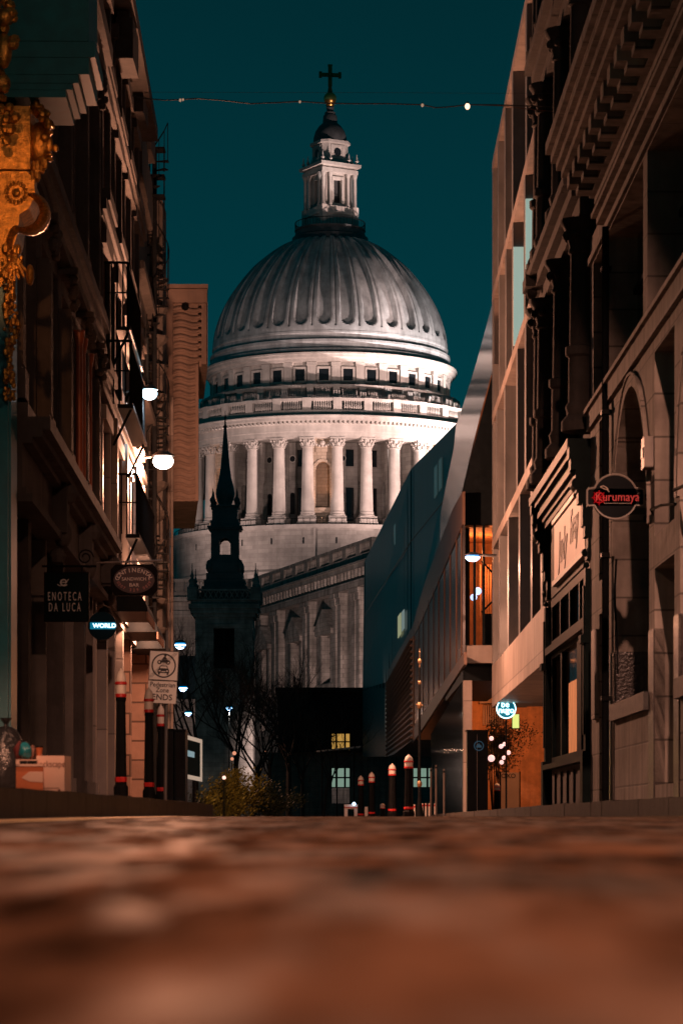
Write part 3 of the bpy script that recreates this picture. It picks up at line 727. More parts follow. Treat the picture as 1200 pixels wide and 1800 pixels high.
# louvred volume
q = MB(); q.prism([P(725,1118,93),P(681,1200,118),P(680,1330,118),P(692,1326,110),P(725,1300,93)], (3,0,0)); lv = q.build('louvred_wall', BRONZE, onc)
q = MB()
for i in range(17):
    t = i/16; a0 = P(725,1124,93).lerp(P(725,1296,93), t); a1 = P(681,1204,118).lerp(P(681,1326,118), t); q.tube(a0+Vector((-.05,0,0)), a1+Vector((-.05,0,0)), .055, .07, 4)
q.build('louvres', BRONZE, lv)
# corner facing us
YC = 57.6
q = MB(); q.prism([P(812,866,YC),P(812,922,YC),P(900,922,YC),P(900,560,YC),P(869,560,YC),P(869,640,YC)], (1.5,14,0)); q.build('upper_mass', BLKP, onc)
q = MB(); q.box(XP(812,YC),XP(900,YC),YC,YC+10,ZP(1136,YC)-.0,ZP(1134,YC)); q.box(XP(813,YC),XP(900,YC),YC-.15,YC+10,ZP(1166,YC),ZP(1136,YC)); q.build('floor_edge', CLAD, onc)
q = MB(); q.box(XP(814,YC),XP(900,YC),YC+.2,YC+10,ZP(1196,YC),ZP(1166,YC)); q.build('soffit_box', BLKP, onc)
# lit first-floor room behind the corner glass
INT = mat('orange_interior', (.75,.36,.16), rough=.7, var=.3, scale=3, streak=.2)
q = MB(); z0=ZP(1134,YC); z1=ZP(922,YC)
q.box(XP(812,YC),XP(900,YC),YC+3.4,YC+3.6,z0,z1); q.box(XP(812,YC),XP(900,YC),YC+.1,YC+3.5,z1-.05,z1-.01)
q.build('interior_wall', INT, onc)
q = MB()
for px in (814,833,849,868): q.box(XP(px,YC)-.02,XP(px,YC)+.035,YC-.02,YC+.1,z0,z1)
q.box(XP(850,YC),XP(900,YC),YC+.4,YC+.5,z0,ZP(1076,YC)); q.box(XP(813,YC),XP(826,YC),YC+.3,YC+.4,z0,z1)
q.build('glazing_bars', BLKP, onc)
q = MB()
for i in range(14): x = XP(852,YC)+i*.055; q.box(x, x+.03, YC+2.2, YC+2.3, ZP(1072,YC), ZP(975,YC))
q.build('timber_screen', mat('timber_slats',(.5,.26,.12),rough=.6), onc)
MB().tube((XP(850,YC),YC+1,ZP(978,YC)),(XP(880,YC),YC+1,ZP(1010,YC)),.02).build('brace', BLK, onc)
q = MB(); q.tube((XP(850,YC),YC+1,ZP(1070,YC)),(XP(880,YC),YC+1,ZP(1040,YC)),.02).build('brace', BLK, onc)
point('room_light', (XP(838,YC), YC+1.6, z1-.5), 40, (1,.30,.09), .15, onc)
point('room_light', (XP(864,YC), YC+1.6, z1-.9), 34, (1,.30,.09), .15, onc)
# two glowing balls stand in for lamp reflections in the corner glass
LAMPW = mat('lamp_glass_cool', (.9,.9,.9), emit=(.55,.85,1.0), es=9)
LAMPK = mat('lamp_glass_warm', (.9,.9,.9), emit=(1.0,.80,.66), es=14)
LAMPP = mat('globe_glass_pink', (.9,.8,.8), emit=(1.0,.55,.50), es=1.35)
def add_reflection(px,py,r,lab):
    t = thing('reflection_globe', lab, 'lamp', P(px,py,YC+1.0), 'lamp reflections at the corner glass'); c = P(px,py,YC+1.0)
    MB().ball(c, r, 12).build('globe', mat('reflection_glow',(.9,.9,.9),emit=(.45,.62,1.0),es=1.7), t, True); MB().tube(c+Vector((0,0,r)), (c.x,c.y,z1-.05), .006, .006, 4).build('cord', BLK, t)
add_reflection(839,1039,.085,'upper of two small balls modelling lamp reflections in the corner glass'); add_reflection(832,1050,.075,'lower of two small balls modelling lamp reflections in the corner glass')
# passage below: piers, back wall, plants, globe lamps
q = MB(); q.box(XP(814,YC),XP(829,YC),YC,YC+.4,-.3,ZP(1196,YC)); q.build('corner_pier', CLAD, onc)
pb = thing('arcade_building', 'orange lit arcade front at the end of the passage beneath the glass corner', 'building', (XP(860,82),84,-.2))
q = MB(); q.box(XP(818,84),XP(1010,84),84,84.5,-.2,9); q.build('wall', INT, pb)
q = MB(); 
for i in range(9): x = XP(848,83.8)+i*.07; q.box(x,x+.04,83.7,84,ZP(1275,84),ZP(1240,84))
q.box(XP(826,84),XP(895,84),83.4,84,ZP(1212,84),ZP(1206,84)); q.box(XP(840,84),XP(895,84),83.2,84,ZP(1238,84),ZP(1224,84)); q.build('canopy_beams', BRONZE, pb)
point('arcade_light', (XP(850,80),80,3.2), 300, (1,.30,.09), .15, pb)
point('arcade_light', (XP(890,74),66.5,3.0), 200, (1,.34,.12), .15, pb)
hb = thing('hoarding', 'pale printed hoarding panel standing at the passage end', 'hoarding', (XP(895,70),70,-.2))
q = MB(); q.box(XP(880,70),XP(912,70),70,70.06,ZP(1436,70),ZP(1358,70)); q.build('panel', mat('pale_board',(.55,.40,.32),rough=.6,var=.15,scale=1.5), hb)
q = MB(); q.box(XP(880,70)-.03,XP(880,70),69.98,70.08,-.1,ZP(1356,70)).box(XP(912,70),XP(912,70)+.03,69.98,70.08,-.1,ZP(1356,70)); q.build('frame', BLK, hb)
text('OXO', .16, face_cam(893,1364,69.98), 'lettering', BLK, hb)

# ---- leaves and trees
def leafmat(name, col, rough=.6): return mat(name, col, rough=rough, var=.55, scale=3, bump=0)
def leaves(mb, c, rad, n, size, lump=5):
    cl = [Vector((random.gauss(0,.45), random.gauss(0,.45), random.gauss(0,.4))) for _ in range(lump*4)]
    for _ in range(n):
        k = random.choice(cl); p = k + Vector((random.gauss(0,.2), random.gauss(0,.2), random.gauss(0,.2)))
        p = Vector(c) + Vector((p.x*rad[0], p.y*rad[1], p.z*rad[2])); s = size*random.uniform(.6,1.4)
        a = Vector((random.uniform(-1,1), random.uniform(-1,1), random.uniform(-1,1))).normalized(); b2 = a.orthogonal().normalized(); e = a.cross(b2)
        mb.add([p-b2*s, p-e*s*.45, p+b2*s, p+e*s*.45], [(0,1,2,3)])
def twigs(mb, p, d, L, r, depth):
    if depth == 0 or r < .004: return
    n = 3; q = p
    for i in range(n):
        d2 = (d + Vector((random.uniform(-.22,.22), random.uniform(-.22,.22), random.uniform(-.08,.18)))).normalized()
        e = q + d2*L/n; mb.tube(q, e, r*(1-.22*i/n), r*(1-.22*(i+1)/n), 5 if depth > 2 else 3); q = e; d = d2
        if i or depth < 4:
            s = Vector((random.uniform(-1,1), random.uniform(-1,1), random.uniform(-.1,.9))).normalized()
            twigs(mb, q, (d*.55+s*.75).normalized(), L*random.uniform(.5,.75), r*.55, depth-1)
    twigs(mb, q, (d+Vector((random.uniform(-.4,.4), random.uniform(-.4,.4), .15))).normalized(), L*.7, r*.65, depth-1)
BARK = mat('dark_bark', (.03,.026,.022), rough=.9, var=.4, scale=5, bump=.4)
def bare_tree(px, Y, top, r, lab, seed, lean=0):
    r *= .66
    random.seed(seed); x = XP(px, Y); h = ZP(top, Y)
    t = thing('bare_tree', lab, 'tree', (x, Y, -.5), 'bare winter trees in the churchyard')
    a0 = Vector((x,Y,-.5)); a1 = Vector((x+lean*.4,Y,h*.3)); 
    MB().tube(a0, a1, r*1.25, r, 9).tube(a1, a1+Vector((lean*.3,0,h*.12)), r, r*.8, 9).build('trunk', BARK, t, True)
    q = MB(); s = a1+Vector((lean*.3,0,h*.12))
    for i in range(5):
        d = Vector((random.uniform(-.9,.9), random.uniform(-.6,.6), 1)).normalized(); twigs(q, s-Vector((0,0,h*.03*i)), d, h*.26, r*.5, 6)
    q.build('crown', BARK, t)
bare_tree(415, 205, 1150, .30, 'bare tree left of the church tower door with wide thin twigs', 11)
bare_tree(445, 170, 1205, .22, 'bare tree with two leaning limbs behind the shrub', 5, .5)
bare_tree(508, 185, 1165, .28, 'bare dark trunked tree right of the shrub', 8)
bare_tree(345, 200, 1120, .26, 'bare tree with fine twigs beside the hanging street lamps', 21)
bare_tree(474, 200, 1190, .2, 'slim bare tree in front of the church tower', 31)
bare_tree(566, 160, 1255, .13, 'small bare tree with crooked forked limbs before the pale wall', 41, .6)
bare_tree(532, 175, 1230, .18, 'slim straight bare tree before the low dark block', 51)
random.seed(3)
def shrub(px, Y, py0, py1, w, lab, n, m, size=.055):
    x = XP(px,Y); t = thing('shrub', lab, 'shrub', (x,Y,-.3), 'evergreen shrubs at the end of the street')
    q = MB(); zc = (ZP(py0,Y)+ZP(py1,Y))/2; leaves(q, (x,Y,zc), (w, w*.8, (ZP(py0,Y)-ZP(py1,Y))*.62), n, size, 9); q.build('foliage', m, t)
    q = MB()
    for i in range(9):
        a0 = random.uniform(0,6.28); q.tube((x,Y,-.3),(x+w*.6*math.cos(a0),Y+w*.4*math.sin(a0),zc+.2),.02,.008,4)
    q.build('stem', BARK, t)
GL1 = leafmat('yellow_green_leaf', (.17,.14,.03)); GL2 = leafmat('dark_green_leaf', (.06,.075,.03))
shrub(412, 92, 1368, 1436, .95, 'yellow-green leafy shrub lit by a street lamp', 5200, GL1)
shrub(470, 96, 1378, 1436, 1.0, 'darker leafy shrub to the right of the brightly lit one', 3600, GL2)
shrub(375, 98, 1385, 1436, .7, 'dark low shrub at the corner of the pavement', 1800, GL2)
shrub(885, 78, 1268, 1350, .55, 'orange lit leafy bush hanging over the passage hoarding', 3200, leafmat('orange_lit_leaf',(.12,.10,.035)), .035)
shrub(868, 76, 1290, 1345, .35, 'small leafy bush behind the pink globe lamps', 1500, leafmat('orange_lit_leaf',(.12,.10,.035)), .035)
def globe(px, py, Y, r, lab):
    t = thing('globe_lamp', lab, 'lamp', P(px,py,Y), 'pink globe lamps in the passage')
    MB().ball(P(px,py,Y), r, 12).build('globe', LAMPP, t, True); p = P(px,py,Y); MB().tube(p, (p.x,p.y+.02,p.z+.45), .006,.006,4).build('cord', BLK, t)
for px,py,r,lab in ((863,1298,.055,'lone globe lamp high beside the black pillar'),(880,1312,.055,'globe lamp at the left of the upper cluster'),(886,1308,.05,'globe lamp at the right of the upper cluster'),(893,1323,.055,'rightmost globe lamp by the thin pole'),(863,1333,.085,'largest brightest globe lamp next to the black pillar'),(885,1332,.05,'middle globe lamp above the two lowest'),(881,1340,.055,'lowest globe lamp over the small bollard')):
    globe(px, py, 66, r, lab)

# ================================================================ right side: modern framed building
MF = Facade((2.73, 0), (2.73+31/F_PX*100, 100), -1)
if MF.n.x > 0: MF = Facade((2.73, 0), (2.73+31/F_PX*100, 100), 1)
mod = thing('framed_building', 'modern pale framed building with tall window bays and overhanging first floor', 'building', MF.w(48,-3,0))
UE, U0 = 56.2, 39.6
q = MF.mb(); q.box(U0, UE, -6, -.62, 3.2, 13.4); q.build('core', GLS, mod)
levels = [3.25, 5.82, 8.42, 10.9, 13.6]
frames = [[41.2,43.6,46.9,50.4,53.6,UE], [42.4,45.2,47.6,51.6,54.6,UE], [41.6,45.42,48.95,51.2,53.6,UE], [43.0,45.0,49.0,51.5,54.0,UE], [42,44.4,47.2,50.6,53.4,UE], [41.6,44.0,46.2,50.0,52.8,UE], [43.0,45.0,49.0,51.5,54.0,UE]]
q = MF.mb(); q.box(U0, UE, -.7, 0, 2.4, 3.25); q.build('fascia', CLAD, mod)
for i in range(1, len(levels)):
    z = levels[i]; q = MF.mb(); q.box(U0, UE, -.62, 0, z-.2, z+.0); q.build('floor_band', CLAD, mod)
for i in range(len(levels)-1):
    z0, z1 = levels[i]+.001, levels[i+1]-.201
    for u in frames[i]:
        q = MF.mb(); q.box(u-.42, u-.0, -.6, -.003, z0, z1); q.build('fin', CLADG, mod)
    for u, v in zip([U0]+frames[i][:-1], frames[i]):
        q = MF.mb(); q.box(u, v-.43, -.62, -.5, z0, z1); q.build('window_panel', GLS, mod)
LITG = mat('greenish_lit_blind', (.5,.6,.55), emit=(.36,.50,.43), es=.75, var=.12, scale=.6)
for (u,dd,z0,z1) in ((44.93,-.17,9.15,10.3),(48.46,-.235,8.5,10.25),(48.40,-.02,8.5,8.52)):
    if dd < -.1: MF.mb().box(u,u+.05,dd,-.004,z0,z1).build('lit_window', LITG, mod)
# ground floor set back under the overhang
q = MF.mb(); q.box(U0, UE, -1.9, -.7, 2.42, 2.55); q.box(U0,UE,-3,-1.9,2.4,3.2); q.build('soffit', CLAD, mod)
for u in (44.6, 51.8): MF.mb().box(u-.22,u+.22,-1.35,-.85,.1,2.42).build('column', CLAD, mod)
q = MF.mb(); q.box(U0, UE, -2.2, -1.9, .1, .35); q.box(U0,UE,-2.2,-1.9,2.2,2.42)
for u in (U0+.1,41.6,43.2,44.9,46.6,48.6,50.6,52.6,54.6,UE-.1): q.box(u-.06,u+.06,-2.2,-1.88,.35,2.2)
q.build('shopfront_frame', BLKP, mod)
MF.mb().box(U0,UE,-2.1,-2.05,.35,2.2).build('shopfront_glass', GLS, mod)
MF.mb().box(42.9,44.2,-1.86,-1.83,.5,2.15).build('poster', mat('shop_poster',(.32,.30,.28),rough=.5,var=.5,scale=2.2), mod)
MF.mb().box(U0+.2,42.6,-1.0,-.9,.1,2.4).build('return_wall', CLAD, mod)
# round neon sign hanging under the overhang
NEON = mat('neon_tube', (.6,.9,.95), emit=(.45,.95,1.0), es=3.2)
ns = thing('neon_sign', 'round blue neon sign with white ring and letters hanging under the overhang', 'sign', P(889,1246,54))
c = P(889,1246,54); MB().tube((c.x,c.y,c.z),(c.x,c.y+.06,c.z),.19,.19,28).build('disc', mat('blue_sign_face',(.01,.10,.14),rough=.3,emit=(.0,.10,.15),es=.5), ns)
q = MB()
for i in range(28): 
    a0=2*math.pi*i/28; a1=2*math.pi*(i+1)/28; q.tube((c.x+.185*math.cos(a0),c.y-.02,c.z+.185*math.sin(a0)),(c.x+.185*math.cos(a1),c.y-.02,c.z+.185*math.sin(a1)),.011,.011,6)
q.build('neon_ring', NEON, ns)
for s_, dx, dz, sz in (('be', -.02, .085, .17), ('nu', -.07, -.03, .17), ('go', .075, -.03, .17)):
    text(s_, sz, Matrix.Translation((c.x+dx,c.y-.02,c.z+dz)) @ Matrix.Rotation(R(90),4,'X'), 'lettering', NEON, ns, .006, bold=.002)
MB().tube((c.x,c.y+.03,c.z+.18),(c.x,c.y+.03,c.z+.5),.012).build('hanger', BLK, ns)

# ================================================================ right side: dark ornate building with old shopfront
RF = Facade((3.2, 0), (3.2-30/F_PX*100, 100), -1)
if RF.n.x > 0: RF = Facade((3.2, 0), (3.2-30/F_PX*100, 100), 1)
A0, A1 = 33.0, 39.4
orn = thing('ornate_building', 'dark carved stone building with stacked columns above an old black shopfront', 'building', RF.w(36,-3,0))
q = RF.mb(); ops = []
for z0, z1 in ((5.2,7.4),(8.3,10.4),(11.2,13.2),(14.2,16)):
    ops += [(33.8,35.3,z0,z1),(36.2,37.9,z0,z1)]
wall(q, A0, A1, 4.75, 17.5, -.6, -.1, ops); q.build('wall', ST_D, orn)
q = RF.mb(); q.box(A0,A1,-.62,-.5,4.8,17); q.build('window_glass', GLS, orn)
q = RF.mb(); q.box(A0,A1,-6,-.63,0,17.5); q.build('body', ST_D, orn)
for z in (7.75,10.8,13.7): 
    q = RF.mb(); q.box(A0,A1,-.1,.32,z,z+.12); q.box(A0,A1,-.1,.22,z-.14,z-.001); q.box(A0,A1,-.1,.12,z-.36,z-.141); q.build('string_cornice', ST_D, orn)
q = RF.mb(); q.box(A0,A1,-.1,.55,17.3,17.6); q.build('cornice', ST_D, orn)
for zb, zt in ((4.8,7.38),(7.9,10.4),(10.95,13.3),(13.9,16.6)):
    for u in (33.3,35.75,38.4,39.1):
        q = RF.mb(); q.lathe([(.24,zb),(.24,zb+.12),(.17,zb+.2),(.19,zb+.3),(.155,zb+.36),(.15,zb+.9),(.19,zb+.93),(.19,zb+1.03),(.14,zb+1.05),(.125,zt-.42),(.16,zt-.4),(.14,zt-.34),(.2,zt-.12),(.25,zt-.05),(.25,zt)], (u, .08, 0), 12)
        q.build('column', ST_D, orn, True)
        q = RF.mb(); 
        for i in range(7): a0 = 2*math.pi*i/7; q.ball((u+.18*math.cos(a0), .08+.18*math.sin(a0), zt-.2), .06, 6)
        q.build('capital', ST_D, orn, True)
q = RF.mb()
for u, z in ((38.9,7.62),): q.box(u-.3,u+.3,0,.36,z,z+.16); q.ball((u,.26,z-.05),.09,8); q.ball((u,.14,z-.22),.09,8)
q.ball((38.9,.2,7.98),.12,10,1,1,1.3); q.ball((38.9,.28,7.9),.05,8); q.build('carved_head', ST_D, orn, True)
# shopfront
SHOPB = mat('black_shop_paint', (.010,.018,.018), spec=.03, rough=.5, var=.3, scale=6)
PINKB = mat('pink_signboard', (.62,.38,.32), rough=.55, var=.12, scale=2.5)
shop = thing('shopfront', 'old black painted shopfront with pink signboard and carved end brackets', 'shopfront', RF.w(36,0,.2))
q = RF.mb()
for d0,d1,z0,z1 in ((-.1,.12,4.28,4.34),(-.1,.18,4.34,4.42),(-.1,.22,4.5,4.56),(-.1,.27,4.56,4.68),(-.1,.08,4.2,4.28),(-.1,.15,4.42,4.5)): q.box(A0,39.2,d0,d1,z0,z1)
q.build('shop_cornice', SHOPB, shop)
q = RF.mb(); q.box(A0+.05,38.6,-.09,0,3.2,4.2); q.build('fascia_backing', SHOPB, shop)
q = RF.mb(); pts = [(37.6,.0,3.36),(37.6,.0,4.12),(34.4,.0,4.12),(33.9,0,4.05),(33.55,0,3.9),(33.35,0,3.7),(33.2,0,3.5),(33.15,0,3.36)]
q.prism(pts, (0,.04,0)); q.build('signboard', PINKB, shop)
q = RF.mb(); q.box(34.4,37.65,0,.07,4.13,4.19); q.box(33.1,37.65,0,.07,3.28,3.35); q.build('sign_moulding', CLAD, shop)
# hand-painted script on the board; the text runs from the far end towards us
DKRED = mat('dark_red_script', (.10,.02,.02), rough=.6)
def fac_text(s, u, d, z, size, sx, m, par, F=RF):
    # reading direction seen from the street: right side facade reads from far (left) to near (right)
    M = F.M @ Matrix.Translation((u, d, z)) @ Matrix(((-1,0,0,0),(0,0,1,0),(0,1,0,0),(0,0,0,1)))
    return text(s, size, M @ Matrix.Shear('XZ', 4, (.25,0)), 'lettering', m, par, .004, sx=sx, bold=.012)
fac_text('Judy', 36.2, .045, 3.70, .58, 1.25, DKRED, shop); fac_text('Frey', 34.55, .045, 3.80, .58, 1.1, DKRED, shop)
for u in (39.0, 33.02):
    q = RF.mb(); n = 10
    for i in range(n):
        t = i/n; z = 4.56 - 1.35*t; d = .24*(1-t)**1.4 + .02+.015*math.sin(t*22)
        q.box(u-.14, u+.14, -.05, d, z-1.35/n, z+.002)
    q.ball((u,.17,4.3),.08,10); q.ball((u,.05,3.3),.05,8); q.ball((u,.04,3.15),.04,8)
    q.tube((u-.15,.16,4.12),(u+.15,.16,4.12),.07,.07,12)
    q.build('console_bracket', SHOPB, shop, True)
for u in (39.0, 33.02):
    q = RF.mb(); q.box(u-.12,u+.12,-.05,.06,.9,3.1); q.box(u-.15,u+.15,-.05,.10,.15,.9); q.box(u-.06,u+.06,.06,.08,1.1,2.9); q.box(u-.15,u+.15,-.05,.12,2.2,2.3); q.build('pilaster', SHOPB, shop)
q = RF.mb(); wall(q, 33.15,38.85,2.5,3.2,-.12,-.02,[(33.35,34.5,2.6,3.08),(34.65,35.9,2.6,3.08),(36.05,37.3,2.6,3.08),(37.45,38.7,2.6,3.08)])
wall(q, 33.15,38.85,.85,2.4,-.12,-.02,[(33.35,34.3,.95,2.3),(34.9,37.1,.95,2.35),(37.3,38.7,.95,2.35)]); q.box(33.15,38.85,-.1,.07,2.4,2.5); q.box(33.15,38.85,-.1,.1,.78,.85)
q.build('window_frame', SHOPB, shop)
q = RF.mb(); q.box(33.15,38.85,-.12,-.03,.22,.78)
for i in range(6): q.box(33.3+i*.95, 33.34+i*.95+.3, -.03, 0, .3, .72)
q.build('stall_riser', ST_L, shop)
RF.mb().box(33.2,38.8,-.08,-.075,.9,3.1).build('glass', mat('shop_glass',(.02,.015,.012),rough=.04,spec=1.0,var=.1), shop)
q = RF.mb(); q.box(35.2,36.6,-.075,-.07,.95,1.9); 
q.build('orange_reflection', mat('warm_reflection',(.5,.2,.08),emit=(.9,.25,.07),es=.42,var=.7,scale=2.6,stretch=(1,1,.6)), shop)  # glowing panel paints the orange reflection in the shop window
RF.mb().box(33.1,38.9,-.1,.16,.12,.24).build('step', ST_L, shop)

# ================================================================ right side: near ashlar building with arch
near = thing('ashlar_building', 'near ashlar stone building with a tall round arch and heavy bracketed cornice', 'building', RF.w(26,-3,0))
N1, N0 = 32.9, 12.0
ops = [(30.9,31.85,.15,2.46),(30.9,31.85,2.85,4.7),(26.95,30.15,1.33,4.58),(25.0,26.5,.4,2.5),(25.0,26.5,2.82,4.6),(21.4,24.6,1.33,4.58),(19.4,20.9,.4,2.5),(19.4,20.9,2.82,4.6),(15.6,18.9,1.33,4.58),
       (31.4,32.55,4.98,6.7),(27.45,31.1,4.98,6.7),(24.2,27.1,4.98,6.7),(20.6,23.8,4.98,6.7),(17,20.2,4.98,6.7)]
q = RF.mb(); wall(q, N0, N1, .1, 7.05, -.5, -.0, ops)
def spandrel(q, u0, u1, zt, d0=-.5, d1=0.0):
    r_ = (u1-u0)/2; uc = (u0+u1)/2; zc = zt - r_
    for i in range(16):
        t0 = math.pi*i/16; t1 = math.pi*(i+1)/16
        q.prism([(uc+r_*math.cos(t0), d0, zc+r_*math.sin(t0)), (uc+r_*math.cos(t1), d0, zc+r_*math.sin(t1)), (uc+r_*math.cos(t1), d0, zt+.001), (uc+r_*math.cos(t0), d0, zt+.001)], (0, d1-d0, 0))
for a0,a1 in ((26.95,30.15),(21.4,24.6),(15.6,18.9)): spandrel(q, a0, a1, 4.58)
q.build('wall', ST_R, near)
for a0,a1 in ((26.95,30.15),(21.4,24.6),(15.6,18.9)):
    q = RF.mb(); r_ = (a1-a0)/2; uc=(a0+a1)/2; zc=4.58-r_
    for i in range(20):
        t0 = math.pi*i/20; t1 = math.pi*(i+1)/20
        q.prism([(uc+rr*math.cos(t_), .0, zc+rr*math.sin(t_)) for rr,t_ in ((r_+.0,t0),(r_+.13,t0),(r_+.13,t1),(r_+.0,t1))], (0,.025,0))
        q.prism([(uc+rr*math.cos(t_), .0, zc+rr*math.sin(t_)) for rr,t_ in ((r_+.12,t0),(r_+.15,t0),(r_+.15,t1),(r_+.12,t1))], (0,.04,0))
    q.build('archivolt', ST_R, near)
    q = RF.mb(); q.box(a0-.02,a1+.02,-.3,.06,1.15,1.33); q.build('rough_sill', KERB, near)
    q = RF.mb(); wall(q, a0+.02,a1-.02,.2,1.15,-.2,-.1,[(a0+.25,a1-.25,.35,1.05)]); q.build('panelled_hatch', mat('dark_timber',(.06,.028,.02),rough=.45,var=.4,scale=4,stretch=(1,1,.2)), near)
    RF.mb().box(a0+.2,a1-.2,-.2,-.16,.3,1.1).build('hatch_panel', mat('dark_timber',(.06,.028,.02)), near)
    q = RF.mb(); q.box(a0,a1,-.1,-.02,1.02,1.06); q.build('hatch_rail', CLAD, near)
# deep jambs with their own ashlar joints, seen end on
jam = RF.mb()
for (a0,a1,z0,z1) in ops:
    if z0 < 1 and z1 < 3: continue
for (a0,a1,z0,z1) in ops:
    RF.mb().box(a0+.001,a1-.001,-.42,-.36,z0,z1).build('window_glass', GLS, near)
q = RF.mb()
for (a0,a1,z0,z1) in ops:
    if z1-z0 > 1.6 and a1-a0 > 1.4:
        q.box((a0+a1)/2-.03,(a0+a1)/2+.03,-.36,-.30,z0,z1); q.box(a0,a1,-.36,-.31,z0+(z1-z0)*.62,z0+(z1-z0)*.62+.06)
q.build('glazing_bars', BLKP, near)
for (a0,a1,z0,z1) in ops[2:3]+ops[5:6]+ops[8:9]:
    RF.mb().box(a1-.03,a1+.002,-.4,.004,1.34,1.92).build('granite_facing', GRAN, near)
for a0,a1 in ((30.17,30.88),(26.5,26.93),(24.62,24.98),(20.92,21.38),(18.92,19.38)): RF.mb().box(a0,a1,-.1,.012,.15,1.92).build('granite_plinth', GRAN, near)
q = RF.mb(); q.box(N0,N1,0,.05,4.74,4.94); q.box(N0,N1,0,.09,4.94,4.99); q.box(N0,N1,0,.04,6.72,6.8); q.box(N0,31.2,0,.10,6.86,6.93); q.box(N0,31.2,0,.16,6.93,6.98); q.build('string_course', ST_R, near)
# cornice with modillions
q = RF.mb(); q.box(N0,31.0,-.3,.14,7.051,7.12); q.box(N0,31.0,-.3,.20,7.12,7.34); q.box(N0,30.95,-.3,.58,7.42,7.50); q.box(N0,30.95,-.3,.64,7.50,7.60); q.box(N0,30.95,-.3,.70,7.60,7.72); q.box(N0,30.95,-.3,.52,7.34,7.42)
q.build('cornice', ST_R, near)
q = RF.mb(); u = 30.6
while u > N0: q.box(u,u+.28,.2,.46,7.19,7.34); q.box(u,u+.28,.2,.36,7.12,7.19); u -= .62
q.build('modillion', ST_R, near)['kind'] = 'stuff'
q = RF.mb(); wall(q, N0, N1, 7.05, 13.2, -.8, -.35, [(30.4,31.9,8.2,10.2),(27.2,28.8,8.2,10.2),(24,25.6,8.2,10.2),(21,22.6,8.2,10.2)]); 
for u in (32.4,29.6,26.4,23.3): q.box(u-.3,u+.3,-.35,-.18,7.72,12.6)
q.box(N0,N1,-.8,.1,12.6,13.2); q.build('attic', ST_R, near)
RF.mb().box(N0,N1,-7,-.81,0,13).build('body', ST_D, near)
# thin cable and lamp arm on the wall
q = RF.mb(); q.path([(29.7+.15*math.sin(i), .03, 2.9-.25*i) for i in range(6)], .012); q.build('cable', BLK, near)
q = RF.mb(); q.box(31.9,32.3,-.02,.05,1.25,2.3); pl = q.build('plaque', CLAD, near)
# round hanging sign
SGN = mat('black_sign_face', (.008,.010,.012), rough=.5, var=.2, scale=3, spec=.03)
KY = 27.4; c = P(1080,873,KY)
sg = thing('hanging_sign', 'round black restaurant sign with red lettering on a bracket from the wall', 'sign', c)
pxm = KY/F_PX
q = MB(); q.tube((c.x,c.y,c.z),(c.x,c.y+.10,c.z),39*pxm,39*pxm,40); q.box(c.x-48*pxm,c.x+50*pxm,c.y,c.y+.10,c.z-16*pxm,c.z+14*pxm); q.build('sign_face', SGN, sg)
RIM = mat('sign_rim', (.30,.27,.24), rough=.4, var=.15, scale=5)
q = MB(); pts = []
a_ = math.asin(15/39.0)
for i in range(15): t = a_ + (math.pi-2*a_)*i/14; pts.append((39*math.cos(t), 39*math.sin(t)))
pts += [(-46,14),(-49,11),(-49,-13),(-46,-16)]
for i in range(15): t = math.pi + a_ + (math.pi-2*a_)*i/14; pts.append((39*math.cos(t), 39*math.sin(t)))
pts += [(48,-16),(51,-13),(51,11),(48,14)]; pts.append(pts[0])
q.path([(c.x+x*pxm, c.y-.005, c.z+z*pxm) for x,z in pts], .010, 5); q.build('rim', RIM, sg)
REDN = mat('red_sign_letter', (.45,.01,.02), rough=.4, emit=(.55,.008,.012), es=.14, var=.2, scale=6)
text('Kurumaya', 22*pxm, Matrix.Translation((c.x+4*pxm,c.y-.006,c.z-1*pxm)) @ Matrix.Rotation(R(90),4,'X'), 'lettering', REDN, sg, .003, sx=.86, bold=.0)
q = MB()
for i in range(16):
    a0=2*math.pi*i/16; a1=2*math.pi*(i+1)/16; q.tube((c.x+(-28+9*math.cos(a0))*pxm,c.y-.006,c.z+(-2+9*math.sin(a0))*pxm),(c.x+(-28+9*math.cos(a1))*pxm,c.y-.006,c.z+(-2+9*math.sin(a1))*pxm),.006,.006,4)
for i in range(8): a0=2*math.pi*i/8; q.tube((c.x-28*pxm,c.y-.006,c.z-2*pxm),(c.x+(-28+13*math.cos(a0))*pxm,c.y-.006,c.z+(-2+13*math.sin(a0))*pxm),.005,.004,4)
q.build('wheel_emblem', REDN, sg)
q = MB(); q.path([(c.x+x*pxm,c.y-.006,c.z+z*pxm) for x,z in ((-26,17),(-21,19),(-15,16),(-12,12),(-18,13),(-24,16),(-26,17))], .005, 4); q.path([(c.x+x*pxm,c.y-.006,c.z+z*pxm) for x,z in ((-14,12),(-10,8))], .005, 4); q.build('swirl_mark', mat('cream_paint',(.6,.5,.42)), sg)
q = MB(); q.box(c.x-20*pxm,c.x+28*pxm,c.y-.008,c.y,c.z-12.2*pxm,c.z-11.4*pxm); q.build('sign_rule', RIM, sg)
for dz in (4,-2): text('*' if dz==4 else '+', 10*pxm, Matrix.Translation((c.x+42*pxm,c.y-.006,c.z+dz*pxm)) @ Matrix.Rotation(R(90),4,'X'), 'side_mark', mat('cream_paint',(.6,.5,.42)), sg, .002)
q = MB(); q.box(c.x+50*pxm,c.x+72*pxm,c.y+.02,c.y+.08,c.z-6*pxm,c.z+5*pxm); q.build('bracket', BLK, sg)
la = thing('wall_arm', 'thin black curved iron arm on the ashlar pier beside the round sign', 'bracket', P(1145,898,26.6))
